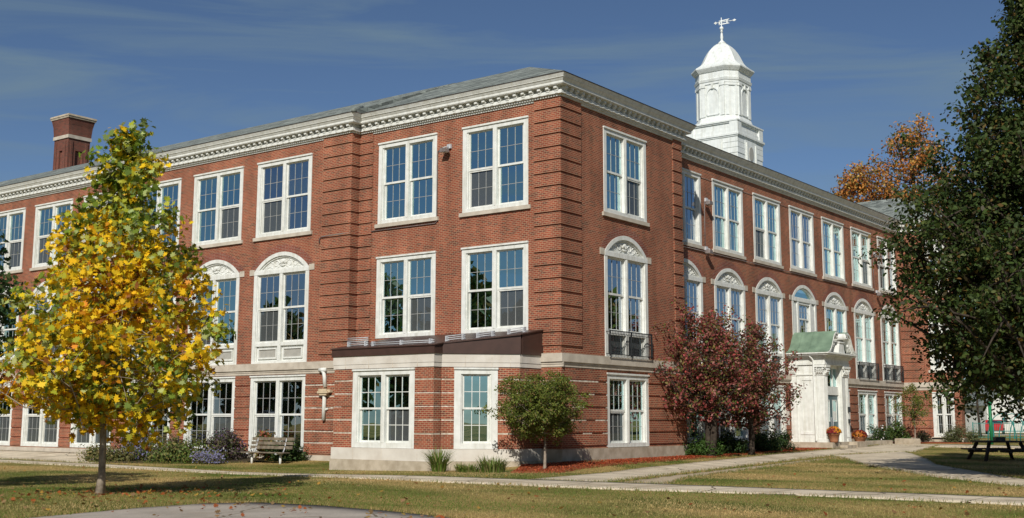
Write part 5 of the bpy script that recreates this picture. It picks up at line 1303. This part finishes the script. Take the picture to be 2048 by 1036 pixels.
# posts and climbing frame
x, y = at(1960, 74); g = empty('playground_post', (x, y, gzf), 'bright green post in front of the playground fence', 'post')
mb = MB(); tube(mb, [(0, 0, -.2), (0, 0, 2.4)], .10, 10); child(g, mb, 'post', 'green_post'); mb = MB(); lathe(mb, (0, 0), [(.13, 2.4), (.15, 2.44), (.10, 2.52), (.02, 2.56)], 12); child(g, mb, 'cap', 'green_post')
x, y = at(2012, 84); g = empty('climbing_frame', (x, y, gzf), 'teal arched climbing frame behind the picnic table', 'climbing frame')
for k in range(4):
    mb = MB(); o_ = CR * (k * .75 - 1.1); tube(mb, [(o_.x + CR.x * 1.0 * math.cos(t), o_.y + CR.y * 1.0 * math.cos(t), 1.9 * math.sin(t)) for t in [math.pi * i / 12 for i in range(13)]], .035, 6); child(g, mb, 'arch', 'teal')
mb = MB(); tube(mb, [(-CR.x * 1.4, -CR.y * 1.4, 1.35), (CR.x * 1.6, CR.y * 1.6, 1.35)], .03, 6); tube(mb, [(-CR.x * 1.7, -CR.y * 1.7, .7), (CR.x * 1.9, CR.y * 1.9, .7)], .03, 6); child(g, mb, 'rung', 'teal')
x, y = at(2040, 88); g = empty('spring_rider', (x, y, gzf), 'teal playground seat near the right edge', 'play seat')
mb = MB(); box(mb, (0, 0, .75), (1.1, .5, .1), rz=YAW); box(mb, (0, .22, 1.0), (1.1, .08, .5), rz=YAW); child(g, mb, 'seat', 'teal')
for s in (-.4, .4): mb = MB(); tube(mb, [(CR.x * s, CR.y * s, -.1), (CR.x * s, CR.y * s, .72)], .05, 6); child(g, mb, 'leg', 'teal')
# street, car, houses
x, y = at(1985, 128); 
strip('street', [at(1880, 133), at(2050, 130), at(2300, 126)], [at(1880, 121), at(2050, 119), at(2300, 116)], 'asphalt', .03, 30, 3)
x, y = at(1968, 126); c = empty('parked_car', (x, y, gzf + .03), 'red car parked in the street beyond the playground fence', 'car', rz=YAW + 1.15)
pr = [(-2.1, .45), (-2.15, .75), (-1.95, .98), (-1.2, 1.02), (-.75, 1.45), (.75, 1.48), (1.45, 1.02), (2.05, .92), (2.15, .6), (2.1, .35), (-2.0, .32)]
mb = MB(); Face((0, -.85), (1, 0)).prism(mb, list(reversed(pr)), -1.7, 0); child(c, mb, 'body', 'car_red')
mb = MB(); Face((0, -.86), (1, 0)).prism(mb, [(1.2, 1.02), (.66, 1.40), (-.66, 1.38), (-1.02, 1.02)], -.02, .01); Face((0, .85), (1, 0)).prism(mb, [(1.2, 1.02), (.66, 1.40), (-.66, 1.38), (-1.02, 1.02)], -.02, .01)
mb.add([(1.36, -.7, 1.09), (1.36, .7, 1.09), (.82, .66, 1.45), (.82, -.66, 1.45)], [(0, 1, 2, 3)]); mb.add([(-1.14, -.7, 1.09), (-1.14, .7, 1.09), (-.80, .66, 1.42), (-.80, -.66, 1.42)], [(3, 2, 1, 0)]); child(c, mb, 'windows', 'car_glass')
for x_ in (-1.3, 1.35):
    for s in (-.8, .8):
        mb = MB(); tube(mb, [(x_, s - .1, .32), (x_, s + .1, .32)], .32, 16); w_ = child(c, mb, 'wheel', 'rubber'); mb = MB(); tube(mb, [(x_, s - .11, .32), (x_, s + .11, .32)], .18, 12); child(w_, mb, 'rim', 'galv')
for s in (-.6, .6): mb = MB(); box(mb, (2.12, s, .72), (.08, .34, .14)); child(c, mb, 'headlight', 'lens')
def house(px, dep, w_, d_, h, rh, wallm, label, rz):
    x, y = at(px, dep); r = empty('house', (x, y, gzf), label, 'house', rz=rz)
    mb = MB(); f1 = Face((-w_ / 2, -d_ / 2), (1, 0)); f1.prism(mb, [(0, -.2), (w_, -.2), (w_, h), (w_ / 2, h + rh), (0, h)], -d_, 0); child(r, mb, 'wall', wallm)
    for s in (-1, 1):
        mb = MB(); mb.add([(0, -d_ / 2 - .4, h + rh + .12), (0, d_ / 2 + .4, h + rh + .12), (s * (w_ / 2 + .5), d_ / 2 + .4, h - .1), (s * (w_ / 2 + .5), -d_ / 2 - .4, h - .1), (0, -d_ / 2 - .4, h + rh + .0), (0, d_ / 2 + .4, h + rh + .0), (s * (w_ / 2 + .5), d_ / 2 + .4, h - .25), (s * (w_ / 2 + .5), -d_ / 2 - .4, h - .25)], QF); child(r, mb, 'roof', 'shingle')
    for k, z in ((.25, 1.1), (.7, 1.1), (.5, h + .2)):
        mb = MB(); a = w_ * k; 
        for q in ((a, a + .1, z, z + 1.5), (a + .9, a + 1.0, z, z + 1.5), (a + .1, a + .9, z, z + .1), (a + .1, a + .9, z + 1.4, z + 1.5), (a + .1, a + .9, z + .7, z + .76)): f1.box(mb, *q, -.05, .05)
        wn_ = child(r, mb, 'window', 'white'); mb = MB(); f1.quad(mb, a + .1, a + .9, z + .1, z + 1.4, .02); child(wn_, mb, 'pane', 'car_glass')
house(1950, 150, 7.5, 11, 3.4, 2.6, 'white', 'white sided house across the street behind the red car', YAW + .25)
house(2003, 158, 7.5, 10, 3.6, 2.8, 'white', 'white sided house right of the red car, partly behind the playground', YAW - .1)
house(2075, 150, 13, 10, 6.5, 3.0, 'brick', 'brick house behind the playground at the right edge', YAW - .15)
tree('street_tree', 'dark green tree behind the playground near the right edge', 'tree', *at(2075, 118), .2, 1.2, [(.6, 1.8), (1.6, 2.6), (3, 2.3), (4.4, 1.2), (5.4, .3)], 26, 3500, .28, dk, .7, OVAL, zb=.2)
tree('street_tree', 'thin dark tree beside the white house across the street', 'tree', *at(1937, 108), .12, 2.6, [(3.5, 1.2), (5.5, 2.2), (8, 2.4), (11, .6)], 22, 2600, .26, dk, .6, OVAL, zb=.2, bark='dark_bark')
